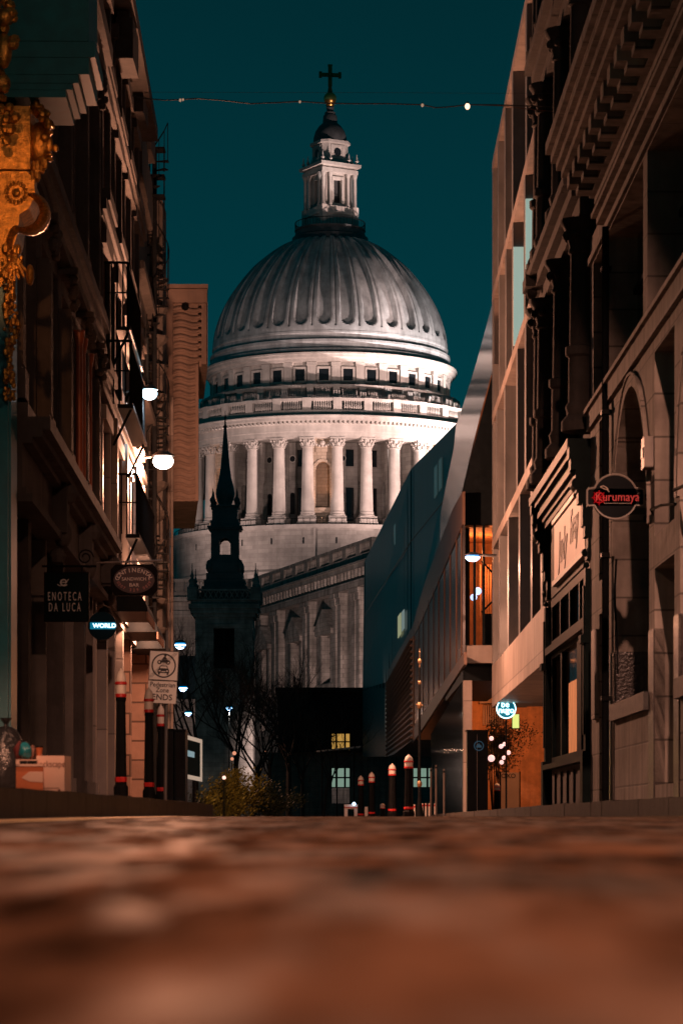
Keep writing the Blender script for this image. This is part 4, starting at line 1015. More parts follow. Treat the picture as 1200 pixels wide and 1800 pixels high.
q = MB(); q.path([P(1143,896,26.7),P(1150,893,26.0),P(1162,888,25.4),P(1185,886,24.9)], .014, 6); q.path([P(1143,896,26.7),P(1148,905,26.6)], .012, 6); q.build('arm', BLK, la)
la = thing('wall_arm', 'short black bracket arm at the right edge of the near facade', 'bracket', P(1190,860,24.4))
q = MB(); q.path([P(1183,862,24.6),P(1192,858,24.4),P(1204,852,24.0)], .016, 6); q.build('arm', BLK, la)

LAMPK_ = LAMPK
LAMPB = mat('lamp_glass_blue', (.9,.9,.9), emit=(.50,.75,1.0), es=6)
# ================================================================ left side
LF = Facade((-2.6, 0), (-2.6-110/F_PX*100, 100), 1)
if LF.n.x < 0: LF = Facade((-2.6, 0), (-2.6-110/F_PX*100, 100), -1)
# ---- green public house with gilt console
pub = thing('public_house', 'teal painted public house front with gilded carved console under its deep cornice', 'building', LF.w(20,-3,.12))
LF.mb().box(8, 27.0, -6, -.15, .1, 14).build('wall', TEALD, pub)
q = LF.mb(); q.box(26.1, 26.9, -.15, .015, .15, 6.2); q.box(26.2,26.8,.015,.035,.9,5.9); q.box(26.0,26.95,-.15,.05,.15,.8); q.build('pilaster', TEAL, pub)
q = LF.mb()
for i,(d0,z0,z1) in enumerate(((.58,6.93,7.0),(.64,7.0,7.06),(.70,7.06,7.14),(.80,7.14,7.30),(.86,7.30,7.45),(.80,7.45,9.2))): q.box(25.95-.01*i, 27.0+.02*i, -.2, d0, z0+.0005*i, z1)
q.build('cornice', TEALD, pub)
con = LF.mb(); con.box(26.0,26.75,-.12,.235,6.26,6.86)
con.prism([(26.05,-.1,6.25),(26.05,.2,6.25),(26.05,.27,6.16),(26.05,.28,6.02),(26.05,.22,5.9),(26.05,.13,5.84),(26.05,.11,5.66),(26.05,.05,5.45),(26.05,.0,5.2),(26.05,-.1,5.1)], (.62,0,0))
cn = con.build('console', GOLD, pub, False)
def leafy(q, pts, w=.05):
    for (d,z,r_) in pts: q.ball((26.0+random.uniform(-.03,.05), d, z), r_, 8, 1, 1, random.uniform(.8,1.3))
q = LF.mb()
for rr,n_,s_ in ((.0,1,.045),(.085,14,.017),(.105,18,.012)):
    for i in range(n_): a0=2*math.pi*i/max(1,n_); q.ball((26.03, .10+rr*math.cos(a0), 6.04+rr*math.sin(a0)), s_, 8)
q.lathe([(.055,0),(.07,0),(.07,.02),(.055,.02)], (0,0,0), 4)
q.v = q.v[:-16]; q.f = [f for f in q.f if max(f) < len(q.v)]
q.build('rosette', GOLD, cn, True)
q = LF.mb()      # curled scroll leaf
n = 18
for i in range(n):
    t = i/(n-1); a0 = R(80) - R(190)*t; r_ = .17
    q.ball((26.1, .20+r_*math.cos(a0)*1.0, 5.86+r_*math.sin(a0)), .028+.03*math.sin(math.pi*t), 8, 3.5, 1, 1)
for i in range(16):
    t = i/15; a0 = R(120)+R(150)*t; q.ball((26.05, .16+.13*math.cos(a0), 5.52+.20*math.sin(a0)), .04-.015*t, 8, 2, 1, 1)
q.build('scroll_leaf', GOLD, cn, True)
q = LF.mb()      # bearded mask facing the street
q.ball((26.3,.30,6.58),.15,18,.8,.8,1.35); q.ball((26.25,.395,6.55),.05,10,.8,.8,1.7); q.ball((26.25,.455,6.52),.034,10,.8,1.0,1.2)
q.ball((26.2,.40,6.655),.05,10,1.2,.8,.45); q.ball((26.2,.405,6.44),.045,10,1.0,.8,.4); q.ball((26.2,.40,6.40),.05,10,1.0,.8,.5); q.ball((26.15,.36,6.60),.045,10)
for i in range(70):
    t = random.uniform(-.2, 3.4); rr = random.uniform(.86,1.12)
    d = .27 + .17*rr*math.cos(t)*.85; z = 6.62 + .25*rr*math.sin(t)
    if t < 0.25: d = .27+.17*rr*.5; z = 6.78
    q.ball((26.12+random.uniform(-.08,.14), d, z), random.uniform(.022,.042), 8, 1.2, random.uniform(.8,1.5), random.uniform(.8,1.5))
for i in range(40):
    t = random.random(); q.ball((26.12+random.uniform(-.06,.12), .34-.12*t+random.uniform(-.05,.05), 6.36-.20*t), random.uniform(.02,.036), 8, 1, .8, 1.6)
q.build('mask', GOLD, cn, True)
q = LF.mb()      # fruit garland
for i in range(150):
    t = random.random(); z = 5.52 - 1.45*t; w = .15*(1-t*.55)*(.7+.3*math.sin(t*15))
    d = .02+random.uniform(-.4,1)*w; q.ball((25.98+random.uniform(-.05,.1), d, z), random.uniform(.018,.042)*(1-.35*t), 7, 1, 1, random.uniform(.8,1.5))
for i in range(7):
    a0 = -math.pi/2+ (i-3)*.36; c0 = (25.97,.09,5.40); q.tube(c0, (25.94,.09+.17*math.cos(a0+math.pi/2)*0+.06*(i-3)*.8, 5.40-.22+.02*abs(i-3)), .028, .012, 6)
q.ball((25.95,.24,5.24),.07,10,1,.6,1.5)
q.build('fruit_garland', GOLD, cn, True)
q = LF.mb()
for i in range(90):
    z = random.uniform(6.35, 7.95); d = .03+random.uniform(-.08,.09)+.05*math.sin(z*7); q.ball((25.4+random.uniform(-.1,.1), d, z), random.uniform(.025,.06), 7)
q.ball((25.35,.05,7.2),.10,12,1,.8,1.7); q.ball((25.3,.06,7.5),.08,12); q.ball((25.35,.03,6.9),.09,10)
q.build('carved_figure', GOLD, pub, True)

# ---- first stone building with shopfront
b1 = thing('stone_building', 'dark brown carved stone building with a heavy moulded shop cornice', 'building', LF.w(33,-3,.12))
LF.mb().box(27.05, 39.6, -6, -.75, .1, 14).build('body', ST_D, b1)
q = LF.mb(); ops = [(28.2,30.6,4.3,6.7),(31.4,33.6,4.3,6.7),(34.3,35.6,4.3,6.7),(38.0,39.0,4.3,6.6),(28.2,30.6,7.9,10.6),(31.4,33.6,7.9,10.6),(34.4,36.4,7.9,10.6),(37.2,38.8,7.9,10.6),(28.2,30.6,11.6,13.5),(31.4,33.6,11.6,13.5),(34.4,36.4,11.6,13.5),(37.2,38.8,11.6,13.5)]
wall(q, 27.05, 39.6, 3.9, 14, -.7, -.12, ops); q.build('wall', ST_L, b1)
for o in ops:
    q = LF.mb(); q.box(o[0],o[1],-.6,-.55,o[2],o[3]); w_ = q.build('window', GLS, b1)
    q = LF.mb(); q.box(o[0],o[1],-.55,-.5,(o[2]+o[3])/2-.03,(o[2]+o[3])/2+.03); q.box((o[0]+o[1])/2-.03,(o[0]+o[1])/2+.03,-.55,-.51,o[2],o[3]); q.build('glazing_bars', BLKP, w_)
q = LF.mb(); q.box(27.05,39.6,-.12,.10,7.02,7.12); q.box(27.05,39.6,-.12,.16,7.12,7.26); q.box(27.05,39.6,-.12,.04,6.9,7.02); q.build('string_course', ST_L, b1)
q = LF.mb(); q.box(27.05,39.6,-.12,.2,11.0,11.25); q.box(27.05,39.6,-.12,.1,10.8,11.0); q.build('string_course', ST_L, b1)
for (zb,zt) in ((4.3,6.9),(7.3,10.8)):
    for u in (27.6,30.95,34.0,36.9,39.3):
        q = LF.mb(); q.box(u-.16,u+.16,-.12,.02,zb,zt-.5); q.box(u-.2,u+.2,-.12,.06,zb,zb+.3)
        for i in range(4): q.box(u-.14+i*.08,u-.10+i*.08,.02,.035,zb+.35,zt-.55)
        q.build('pilaster', ST_L, b1)
        q = LF.mb(); q.box(u-.24,u+.24,-.12,.12,zt-.08,zt-.002)
        for i in range(10): q.ball((u+random.uniform(-.18,.18), .04+random.uniform(0,.06), zt-.45+.36*(i/9)), .06, 6)
        q.build('capital', ST_L, b1, True)
RED = mat('red_granite', (.38,.11,.05), rough=.35, var=.25, scale=6)
for u in (35.9,36.5,37.7):
    q = LF.mb(); q.lathe([(.07,4.3),(.07,4.4),(.05,4.5),(.048,6.2),(.045,6.3),(.07,6.4),(.08,6.5)], (u,-.02,0), 12); q.build('red_column', RED, b1, True)
q = LF.mb()
for d0,d1,z0,z1 in ((-.1,.16,3.22,3.30),(-.1,.10,3.30,3.36),(-.1,.06,3.36,3.80),(-.1,.16,3.80,3.86),(-.1,.26,3.86,3.93),(-.1,.34,3.93,4.06),(-.1,.12,4.06,4.2)): q.box(27.05,39.5,d0,d1,z0,z1)
q.build('shop_cornice', ST_L, b1)
for u in (30.9,35.0,39.3):
    q = LF.mb(); q.box(u-.2,u+.2,-.1,.22,3.3,3.86); q.ball((u,.16,3.3),.16,10,1,.7,1); q.ball((u,.2,3.75),.13,8); q.ball((u,.1,3.05),.10,8); q.build('corbel', ST_L, b1, True)
for u,w_,mm in ((28.95,.35,ST_L),(30.9,.14,ST_T),(33.5,.3,ST_L),(34.9,.10,ST_T),(37.2,.3,ST_L),(38.6,.12,ST_T),(39.35,.2,CLAD)):
    q = LF.mb(); q.box(u-w_,u,-.26,-.02,.15,3.215); q.box(u-w_-.04,u+.03,-.26,.02,.15,.6); q.build('shop_pilaster', mm, b1)
LF.mb().box(27.1,39.4,-.5,-.4,.9,3.1).build('shop_glass', GLS, b1)
LF.mb().box(27.1,39.4,-.5,-.3,.12,.9).build('stall_riser', ST_D, b1)

# ---- second, brick building with iron balconies
b2 = thing('brick_building', 'brown brick building lit orange by the street lamps with stone trimmed windows', 'building', LF.w(46,-3,.12))
LF.mb().box(39.65, 52, -6, -.5, .1, 13.0).build('body', ST_D, b2)
ops = []
for z0,z1 in ((4.0,6.0),(6.9,8.6),(9.4,10.9),(11.4,12.5)):
    for u in (40.6,43.6,46.4,49.2): ops.append((u,u+1.25,z0,z1))
q = LF.mb(); wall(q, 39.65, 52, 3.3, 13.2, -.5, -.06, ops); q.build('wall', BRK, b2)
for o in ops:
    LF.mb().box(o[0],o[1],-.4,-.35,o[2],o[3]).build('window', GLS, b2)
    q = LF.mb(); q.box(o[0]-.2,o[0],-.06,.0,o[2],o[3]); q.box(o[1],o[1]+.22,-.06,.02,o[2],o[3]); q.box(o[0]-.3,o[1]+.3,-.06,.12,o[2]-.18,o[2]-.001); q.box(o[0]-.25,o[1]+.25,-.06,.06,o[3]+.001,o[3]+.22); q.build('window_surround', CLAD if o[2] < 6.5 else ST_L, b2)  # upper surrounds take darker stone to paint the dimmer light up there
    q = LF.mb(); q.box((o[0]+o[1])/2-.025,(o[0]+o[1])/2+.025,-.35,-.3,o[2],o[3]); q.box(o[0],o[1],-.35,-.31,(o[2]+o[3])/2-.025,(o[2]+o[3])/2+.025); q.build('glazing_bars', CLAD, b2)
for z in (3.3,6.45,8.95,11.1):
    q = LF.mb(); q.box(39.65,52,-.06,.10,z,z+.16); q.box(39.65,52,-.06,.05,z-.1,z-.001); q.build('string_course', ST_L, b2)
q = LF.mb(); q.box(39.65,52,-.4,.3,13.0,13.25); q.build('cornice', ST_D, b2)
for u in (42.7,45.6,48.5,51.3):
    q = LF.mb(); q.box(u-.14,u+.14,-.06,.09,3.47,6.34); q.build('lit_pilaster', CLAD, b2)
# ground floor piers with orange rusticated blocks
RUST = mat('rusticated_pier', (.42,.25,.18), rough=.8, var=.2, scale=2, brick=(2.0,.36,.02), axes='XZ', bump=.4, mortar=.3)
for u,w_ in ((41.0,.35),(43.0,.3),(45.2,.3),(47.6,.35),(51.6,.5)):
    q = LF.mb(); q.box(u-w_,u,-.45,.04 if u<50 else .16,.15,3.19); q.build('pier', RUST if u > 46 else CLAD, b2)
LF.mb().box(39.7,51.9,-.5,-.42,.15,3.19).build('shop_glass', GLS, b2)
def railing(q, u0, u1, d, z, h, step=.16, r_=.012):
    q.tube((u0,d,z+h),(u1,d,z+h),.02,.02,5); q.tube((u0,d,z+.08),(u1,d,z+.08),.014,.014,4); n = max(1,int((u1-u0)/step))
    for i in range(n+1): u = u0+(u1-u0)*i/n; q.tube((u,d,z),(u,d,z+h),r_,r_,4)
for i,(z,u0,u1,dd) in enumerate(((4.62,43.4,49.5,.34),(6.35,41.2,45.5,.36),(7.45,40.8,44.6,.34))):
    bl = thing('balcony', ('lowest black iron balcony, beside the brightly lit pilaster','middle black iron balcony at the level of the cool street lamp','topmost black iron balcony of the brick building')[i], 'balcony', LF.w((u0+u1)/2,0,z), 'iron balconies on the brick building')
    q = LF.mb(); q.box(u0,u1,.17,dd+.05,z-.06,z); q.build('platform', BLK, bl)
    q = LF.mb(); railing(q,u0,u1,dd,z,.95); 
    for k in range(5): q.tube((u0,.02+dd*k/4,z),(u0,.02+dd*k/4,z+.95),.012,.012,4)
    q.tube((u0,.0,z+.95),(u0,dd,z+.95),.02,.02,5); q.tube((u0,.0,z+.5),(u0,dd,z+.5),.012,.012,5); q.build('railing', BLK, bl)
    q = LF.mb(); q.tube((u0+.2,.1,z-.6),(u0+.2,dd,z-.06),.02,.02,5); q.tube((u1-.2,.1,z-.6),(u1-.2,dd,z-.06),.02,.02,5); q.build('bracket', BLK, bl)
fl = thing('flag', 'small white flag with a red cross hanging from the brick front', 'flag', P(184,722,41.5))
p0 = P(178,700,41.5); w_=.11; h_=.42
MB().prism([(p0.x,p0.y,p0.z),(p0.x+w_,p0.y-.02,p0.z),(p0.x+w_*.72,p0.y-.02,p0.z-h_),(p0.x-.02,p0.y,p0.z-h_*.92)], (0,.008,0)).build('cloth', mat('white_cloth',(.75,.72,.7),rough=.9,var=.1), fl)
q = MB(); q.box(p0.x+.03,p0.x+.052,p0.y-.035,p0.y-.025,p0.z-h_*.9,p0.z); q.box(p0.x-.01,p0.x+.095,p0.y-.035,p0.y-.025,p0.z-.22,p0.z-.19); q.build('red_cross', mat('red_cloth',(.5,.02,.02),rough=.9), fl)
# barrel awnings
for i,(px,py,Y,lab) in enumerate(((216,1064,43.5,'nearest and largest black curved awning over the shop doors'),(232,1098,47,'middle black curved awning over the shop doors'),(250,1126,50.5,'farthest black curved awning by the rusticated pier'))):
    a_ = thing('awning', lab, 'awning', P(px,py+20,Y), 'black curved shop awnings'); u0=Y-1.3; q = LF.mb(); z = ZP(py+22,Y)
    pts = [(u0,-.05,z)] + [(u0, .58*math.cos(t), z+.42*math.sin(t)) for t in [math.pi/2*k/8 for k in range(9)]] + [(u0,-.05,z+.42)]
    q.prism(pts, (2.3,0,0)); q.build('canopy', BLKP, a_)
    q = LF.mb(); q.box(u0-.005,u0+2.3,.56,.585,z-.12,z); q.build('valance', mat('awning_edge',(.30,.17,.12),rough=.8), a_)

for i,(px,py,Y) in enumerate(((226,1076,44.6),(244,1108,48.2))):  # added lights that brighten the pier and shop fronts beside them
    sl_ = thing('awning_fill', ('small warm fill light added under the nearest curved awning','small warm fill light added under the middle curved awning')[i], 'light', P(px,py,Y), 'fill lights added under the awnings'); c = P(px,py,Y)
    MB().ball(c, .05, 10).build('bulb', LAMPK_, sl_, True); MB().box(c.x-.07,c.x+.07,c.y-.07,c.y+.07,c.z+.04,c.z+.07).build('holder', BLK, sl_)
    point('bulb_light', c+Vector((.1,.25,-.1)), 200, WARM, .05, sl_)
# ---- third, dark building with spiral fire escape, roof edge against the sky
b3 = thing('dark_building', 'black unlit building with stepped roof edge against the sky', 'building', LF.w(58,-3,.12))
LF.mb().box(52.05, 63.5, -6, -.15, .1, 12.4).build('body', ST_D, b3)
q = LF.mb()
for u,z in ((53.4,.0),(55.4,.0),(57.6,.0),(59.8,.0),(62.0,.0)):
    for zz in (3.6,6.2,8.6): q.box(u-.9,u+.1,-.15,-.1,zz,zz+1.5)
q.build('window', GLS, b3)
for z in (3.2,5.8,8.3,10.6): LF.mb().box(52.05,63.5,-.15,.04,z,z+.15).build('string_course', ST_D, b3)
for px in (0,): pass
for i,(px,y0,y1,w_) in enumerate(((212,30,102,22),(234,135,196,18),(250,224,262,16))):
    Y = (43.5,48.5,54.0)[i]; q = MB(); q.box(XP(px-8,Y),XP(px+w_,Y),Y,Y+1.2,ZP(y1,Y),ZP(y0,Y)); q.box(XP(px-8,Y)+.02,XP(px+w_*.72,Y),Y+.02,Y+1.1,ZP(y0,Y)+.001,ZP(y0-12,Y)); 
    q.build('roof_chimney', ST_D, b2 if i<2 else b3)
q = LF.mb(); q.box(59.0,63.5,-1.2,-.05,12.4,12.75); q.box(54.5,59.0,-1.2,-.02,12.4,13.3); q.box(52.05,54.5,-1.2,.0,12.4,13.4); q.build('parapet', ST_D, b3)
fe = thing('fire_escape', 'black iron spiral fire escape climbing the dark building', 'staircase', P(272,1440,57))
Y=57.0; cx_=XP(272,Y)
MB().tube((cx_,Y,.1),(cx_,Y,ZP(262,Y)),.05,.05,8).build('central_pole', BLK, fe)
q = MB(); rl = MB(); z = 2.6; a0 = 0; prev=None
while z < ZP(285,Y):
    c_,s_ = math.cos(a0), math.sin(a0); c2,s2 = math.cos(a0+.5), math.sin(a0+.5)
    q.prism([(cx_+.04*c_,Y+.04*s_,z),(cx_+.30*c_,Y+.30*s_,z),(cx_+.30*c2,Y+.30*s2,z)],(0,0,.03))
    e=(cx_+.30*c_,Y+.30*s_,z+.8); rl.tube((cx_+.30*c_,Y+.30*s_,z),e,.008,.008,4)
    if prev: rl.tube(prev,e,.014,.014,4)
    prev=e; z += .19; a0 += .42
q.build('steps', BLK, fe); rl.build('railing', BLK, fe)
q = MB(); q.box(XP(250,58.2),XP(286,58.2),58.2,59.4,.1,ZP(352,58.2))
for k in range(15):
    z_ = 2.6+k*.62; q.lathe([(.05,z_),(.36,z_+.22),(.40,z_+.30),(.40,z_+.34)], (XP(262,58),58.2,0), 12)
q.build('stair_shaft', ST_D, fe)
q = MB()
for py in (262,310,345): q.box(cx_-.28,cx_+.22,Y-.2,Y+.2,ZP(py,Y)-.04,ZP(py,Y)); q.tube((cx_+.2,Y,ZP(py,Y)),(cx_+.2,Y,ZP(py+40,Y)),.014,.014,4); q.tube((cx_-.1,Y,ZP(py,Y)),(cx_-.1,Y,ZP(py+40,Y)),.014,.014,4)
q.build('landing', BLK, fe)

# ---- louvred slab building farther off
PEACH = mat('peach_render', (.26,.19,.155), rough=.8, var=.25, scale=1.2, streak=.3)
YS = 64.2; sl = thing('louvred_building', 'narrow tan slab building with wavy louvres on its end wall above the lamps', 'building', (XP(320,YS),YS,0))
def deep(q, x0, x1, y0, z0, z1, dy=6.0):
    k = .068*dy; q.prism([(x0,y0,z0),(x1,y0,z0),(x1,y0,z1),(x0,y0,z1)], (-k,dy,0))
q = MB(); deep(q,XP(289,YS),XP(348,YS),YS+.12,ZP(880,YS),ZP(506,YS)); deep(q,XP(348,YS)+.001,XP(364,YS),YS+.3,ZP(640,YS),ZP(508,YS),5); deep(q,XP(287,YS),XP(366,YS),YS-.05,ZP(507,YS)+.001,ZP(500,YS),6.1)
q.box(XP(289,YS),XP(304,YS),YS,YS+.118,ZP(880,YS),ZP(508,YS)); q.box(XP(344,YS),XP(349,YS),YS,YS+.118,ZP(880,YS),ZP(640,YS)); q.box(XP(304,YS),XP(364,YS),YS,YS+.118,ZP(532,YS),ZP(508,YS)); q.box(XP(354,YS),XP(363,YS),YS,YS+.29,ZP(640,YS),ZP(533,YS))
q.build('wall', PEACH, sl)
q = MB(); z = ZP(876,YS)
while z < ZP(538,YS):
    n=14; x0_,x1_ = XP(305,YS),XP(343 if z<ZP(640,YS) else 353,YS)
    q.path([(x0_+(x1_-x0_)*k/n, YS+.05, z+.035*math.sin(k/n*6.28)) for k in range(n+1)], .042, 6); z += .165
q.build('wavy_louvres', PEACH, sl)
q = MB(); q.ball((XP(326,YS),YS-.1,ZP(541,YS)),.09,8); q.tube((XP(326,YS),YS,ZP(535,YS)),(XP(322,YS),YS-.1,ZP(540,YS)),.02).build('security_camera', BLK, sl)
q = MB(); deep(q,XP(250,YS),XP(294,YS),YS+.5,-.2,ZP(560,YS)); q.build('rear_wall', BRK, sl)
for px in (291,297,303): 
    MB().tube((XP(px,YS),YS-.12,0),(XP(px,YS),YS-.12,ZP(700,YS)),.035,.035,8).build('downpipe', CLAD, sl)

# ================================================================ hanging signs on the left
ens = thing('hanging_sign', 'dark square hanging board lettered ENOTECA DA LUCA', 'sign', P(117,1093,30))
q = MB(); a0=P(78,1093,30); a1=P(157,1006,30); q.box(a0.x,a1.x,30,30.05,a0.z,a1.z); q.build('board', mat('dark_sign_board',(.006,.014,.016),rough=.5,spec=.03), ens)
q = MB(); 
for (x0,x1,z0,z1) in ((a0.x,a1.x,a0.z,a0.z+.012),(a0.x,a1.x,a1.z-.012,a1.z),(a0.x,a0.x+.012,a0.z,a1.z),(a1.x-.012,a1.x,a0.z,a1.z)): q.box(x0,x1,29.99,29.999,z0,z1)
q.build('board_edge', BLK, ens)
SAND = mat('sand_letters', (.34,.22,.16), rough=.5, emit=(.30,.18,.13), es=.12)
text('E N O T E C A', .135, face_cam(114,1049,29.99), 'lettering', SAND, ens, sx=.44); text('D A   L U C A', .135, face_cam(114,1068,29.99), 'lettering', SAND, ens, sx=.44)
text('e', .17, face_cam(112,1022,29.99) @ Matrix.Shear('XZ', 4, (0,0)), 'emblem', SAND, ens, sx=1.15)
q = MB(); q.path([P(101,1027,29.99),P(106,1030,29.99),P(114,1028,29.99),P(121,1018,29.99)], .004, 4); q.build('emblem_stroke', SAND, ens)
q = MB(); zt = ZP(995,30); q.tube((LF.w(30,0,0).x,30.02,zt),(a1.x+.08,30.02,zt),.012); q.tube((a0.x+.08,30.02,a1.z),(a0.x+.08,30.02,zt),.006); q.tube((a1.x-.08,30.02,a1.z),(a1.x-.08,30.02,zt),.006)
q.path([(a0.x+.45+.09*math.cos(t)*(1-t/14), 30.02, zt+.10+.09*math.sin(t)*(1-t/14)) for t in [k*.5 for k in range(20)]], .008, 5); q.build('bracket', BLK, ens)
cs = thing('hanging_sign', 'octagonal hanging board lettered CONTINENTAL SANDWICH BAR', 'sign', P(236,1047,38)); c = P(236,1019,38); k_ = 38/F_PX
q = MB(); q.prism([(c.x+x*k_,38,c.z+z*k_) for x,z in ((-41,18),(-33,27),(33,27),(41,18),(41,-18),(33,-28),(-33,-28),(-41,-18))], (0,.06,0)); q.build('board', mat('black_board',(.010,.008,.008),rough=.5,spec=.03), cs)
q = MB(); q.v=[]; 
n=36; q.add([(c.x+36*k_*math.cos(2*math.pi*i/n),37.995,c.z+24*k_*math.sin(2*math.pi*i/n)) for i in range(n)]+[(c.x+36*k_*math.cos(2*math.pi*i/n),37.999,c.z+24*k_*math.sin(2*math.pi*i/n)) for i in range(n)], [tuple(range(n)),tuple(range(n,2*n))[::-1]]+[(i,(i+1)%n,n+(i+1)%n,n+i) for i in range(n)]); q.build('oval_panel', mat('maroon_panel',(.045,.012,.012),rough=.45), cs)
CRM = mat('cream_letters', (.50,.30,.22), rough=.5, emit=(.5,.28,.2), es=.16)
def arc_text(s, r_x, r_z, a_from, a_to, size, c, Y, k_, m, par, flip=False):
    n = len(s)
    for i, ch in enumerate(s):
        if ch == ' ': continue
        a0 = a_from + (a_to-a_from)*(i/(n-1)); x = c.x + r_x*k_*math.cos(a0); z = c.z + r_z*k_*math.sin(a0)
        tx, tz_ = (-r_x*math.sin(a0), r_z*math.cos(a0)); ang = math.atan2(-tz_, -tx) if not flip else math.atan2(tz_, tx)
        M = Matrix.Translation((x, Y, z)) @ Matrix.Rotation(-ang, 4, 'Y') @ Matrix.Rotation(R(90),4,'X')
        text(ch, size, M, 'letter', m, par, .002, bold=.001)
arc_text('CONTINENTAL', 29, 16.5, R(172), R(8), 10.5*k_, c, 37.99, k_, CRM, cs)
text('SANDWICH', 8.2*k_, face_cam(236,1018,37.99), 'lettering', CRM, cs, sx=.98); text('BAR', 8.6*k_, face_cam(236,1028.5,37.99), 'lettering', CRM, cs, sx=1.1)
arc_text('0207 329 0829', 29, 18.5, R(196), R(344), 7.2*k_, c, 37.99, k_, mat('dim_red_letters',(.30,.10,.08),emit=(.3,.08,.06),es=.12), cs, True)
q = MB(); q.tube((LF.w(38,0,0).x,38.03,ZP(989,38)),(XP(286,38),38.03,ZP(985,38)),.012); q.tube((c.x,38.03,c.z+27*k_),(c.x,38.03,ZP(986,38)),.01); q.build('bracket', CLAD, cs)
ws = thing('hanging_sign', 'small round dark sign with glowing word WORLD', 'sign', P(180,1125,37)); c = P(180,1100,37); k_=37/F_PX
MB().tube((c.x,37,c.z),(c.x,37.06,c.z),25*k_,25*k_,30).build('disc', mat('navy_disc',(.004,.02,.03),rough=.5,spec=.03), ws)
MB().box(c.x-21*k_,c.x+23*k_,36.99,36.998,c.z-6*k_,c.z+6*k_).build('lit_band', mat('blue_lit_band',(.0,.1,.16),emit=(.0,.16,.26),es=.9), ws)
text('WORLD', 10.5*k_, face_cam(184,1100,36.985), 'lettering', mat('white_lit_letters',(.8,.9,.95),emit=(.65,.92,1),es=2.2), ws, sx=1.05, bold=.002)

# ================================================================ street lamps
HOUS = mat('lamp_housing', (.05,.05,.05), rough=.4, metal=.4)
def street_lamp(px, py, Y, wpx, arm, lab, m, energy, col, hpx=None, base=None):
    t = thing('street_lamp', lab, 'street lamp', P(px,py,Y), 'street lamps on wall arms'); c = P(px,py,Y); r_ = wpx*Y/F_PX/2; s = (hpx or wpx*.62)/wpx
    q = MB(); q.ball((c.x,c.y,c.z), r_, 18, 1, 1, s*(.72 if m is LAMPB else 1)); q.build('lens', m, t, True)
    if m is LAMPB: MB().ball((c.x,c.y,c.z), r_*.97, 18, 1, 1, s*1.15).build('blue_fringe', mat('blue_fringe_glow',(.1,.3,.8),emit=(.0,.30,.85),es=1.0), t, True)  # glowing shell paints a blue colour fringe around the lens
    q = MB(); q.lathe([(r_*1.12,0),(r_*1.1,r_*.16*s),(r_*.5,r_*.7*s),(.03,r_*.8*s)], (c.x,c.y,c.z+r_*.62*s), 18); q.build('cap', HOUS, t, True)
    e = P(arm,py-3,Y); q = MB(); q.tube((c.x,c.y,c.z+r_*.8*s), e, .022, .03, 7); q.build('arm', HOUS, t)
    if energy > 4000: point('lamp_light', (c.x, c.y-.05, c.z-r_*1.6), energy, col, .12, t)
    elif energy: spot('lamp_light', (c.x, c.y-.05, c.z-r_*1.3), (c.x, c.y-.05, 0), energy, col, 164, .25, .12, t); point('lens_glow', (c.x, c.y-.05, c.z-r_*1.6), energy*.22, col, .12, t)
    return t
street_lamp(263,692,45.0,27,212,'cool white street lamp on an arm beside the topmost balcony', LAMPW, 110, (.80,.92,1.0), 22)
street_lamp(287,811,50.0,36,226,'large bright warm street lamp on an arm in front of the louvres', LAMPK, 5400, (1,.42,.24), 27)
street_lamp(317,1134,100,20,296,'blue-white street lamp just above the zone sign', LAMPB, 700, WARM, 13)
street_lamp(322,1210,140,15,306,'blue-white street lamp level with the words on the zone sign', LAMPB, 700, WARM, 10)
street_lamp(331,1254,185,12,316,'smallest street lamp of the row, above the display panel', LAMPB, 900, WARM, 8)
street_lamp(830,980,50.5,26,872,'blue-white street lamp reaching left from the pale framed building', LAMPB, 500, WARM, 13)
t = street_lamp(403,1245,264,11,403,'single small blue-white lamp before the church tower', LAMPB, 2600, (1,.82,.66), 9)
MB().tube(P(403,1248,264.1), (XP(403,264.1),264.1,-.5), .05, .07, 6).build('post', BLK, t)
for px,py,Y,r_,lab in ((394,1367,90,.065,'tiny bright pink lamp low over the lit shrub'),(412,1324,160,.12,'dim orange globe lamp among the twigs, upper of a pair'),(408,1334,160,.10,'dim orange globe lamp among the twigs, lower of a pair'),(465,1319,222,.12,'faint small globe lamp behind the straight tree'),(696,1314,150,.08,'tiny distant pink lamp left of the raised louvres')):
    t = thing('globe_lamp', lab, 'lamp', P(px,py,Y), 'small distant lamps'); (point('globe_light', P(px,py-14,Y-2), 170, (1,.50,.14), .1, t) if px==394 else (point('globe_light', P(px,py,Y-2), 60, (1,.55,.35), .1, t) if px == 465 else None)); m_ = LAMPP if px in (394,696) else mat('dim_globe',(.6,.4,.3),emit=(.9,.35,.2),es=.9)
    MB().ball(P(px,py,Y), r_, 10).build('globe', m_, t, True); p = P(px,py,Y); MB().tube(p,(p.x,p.y,-.5),.03,.04,5).build('post', BLK, t)
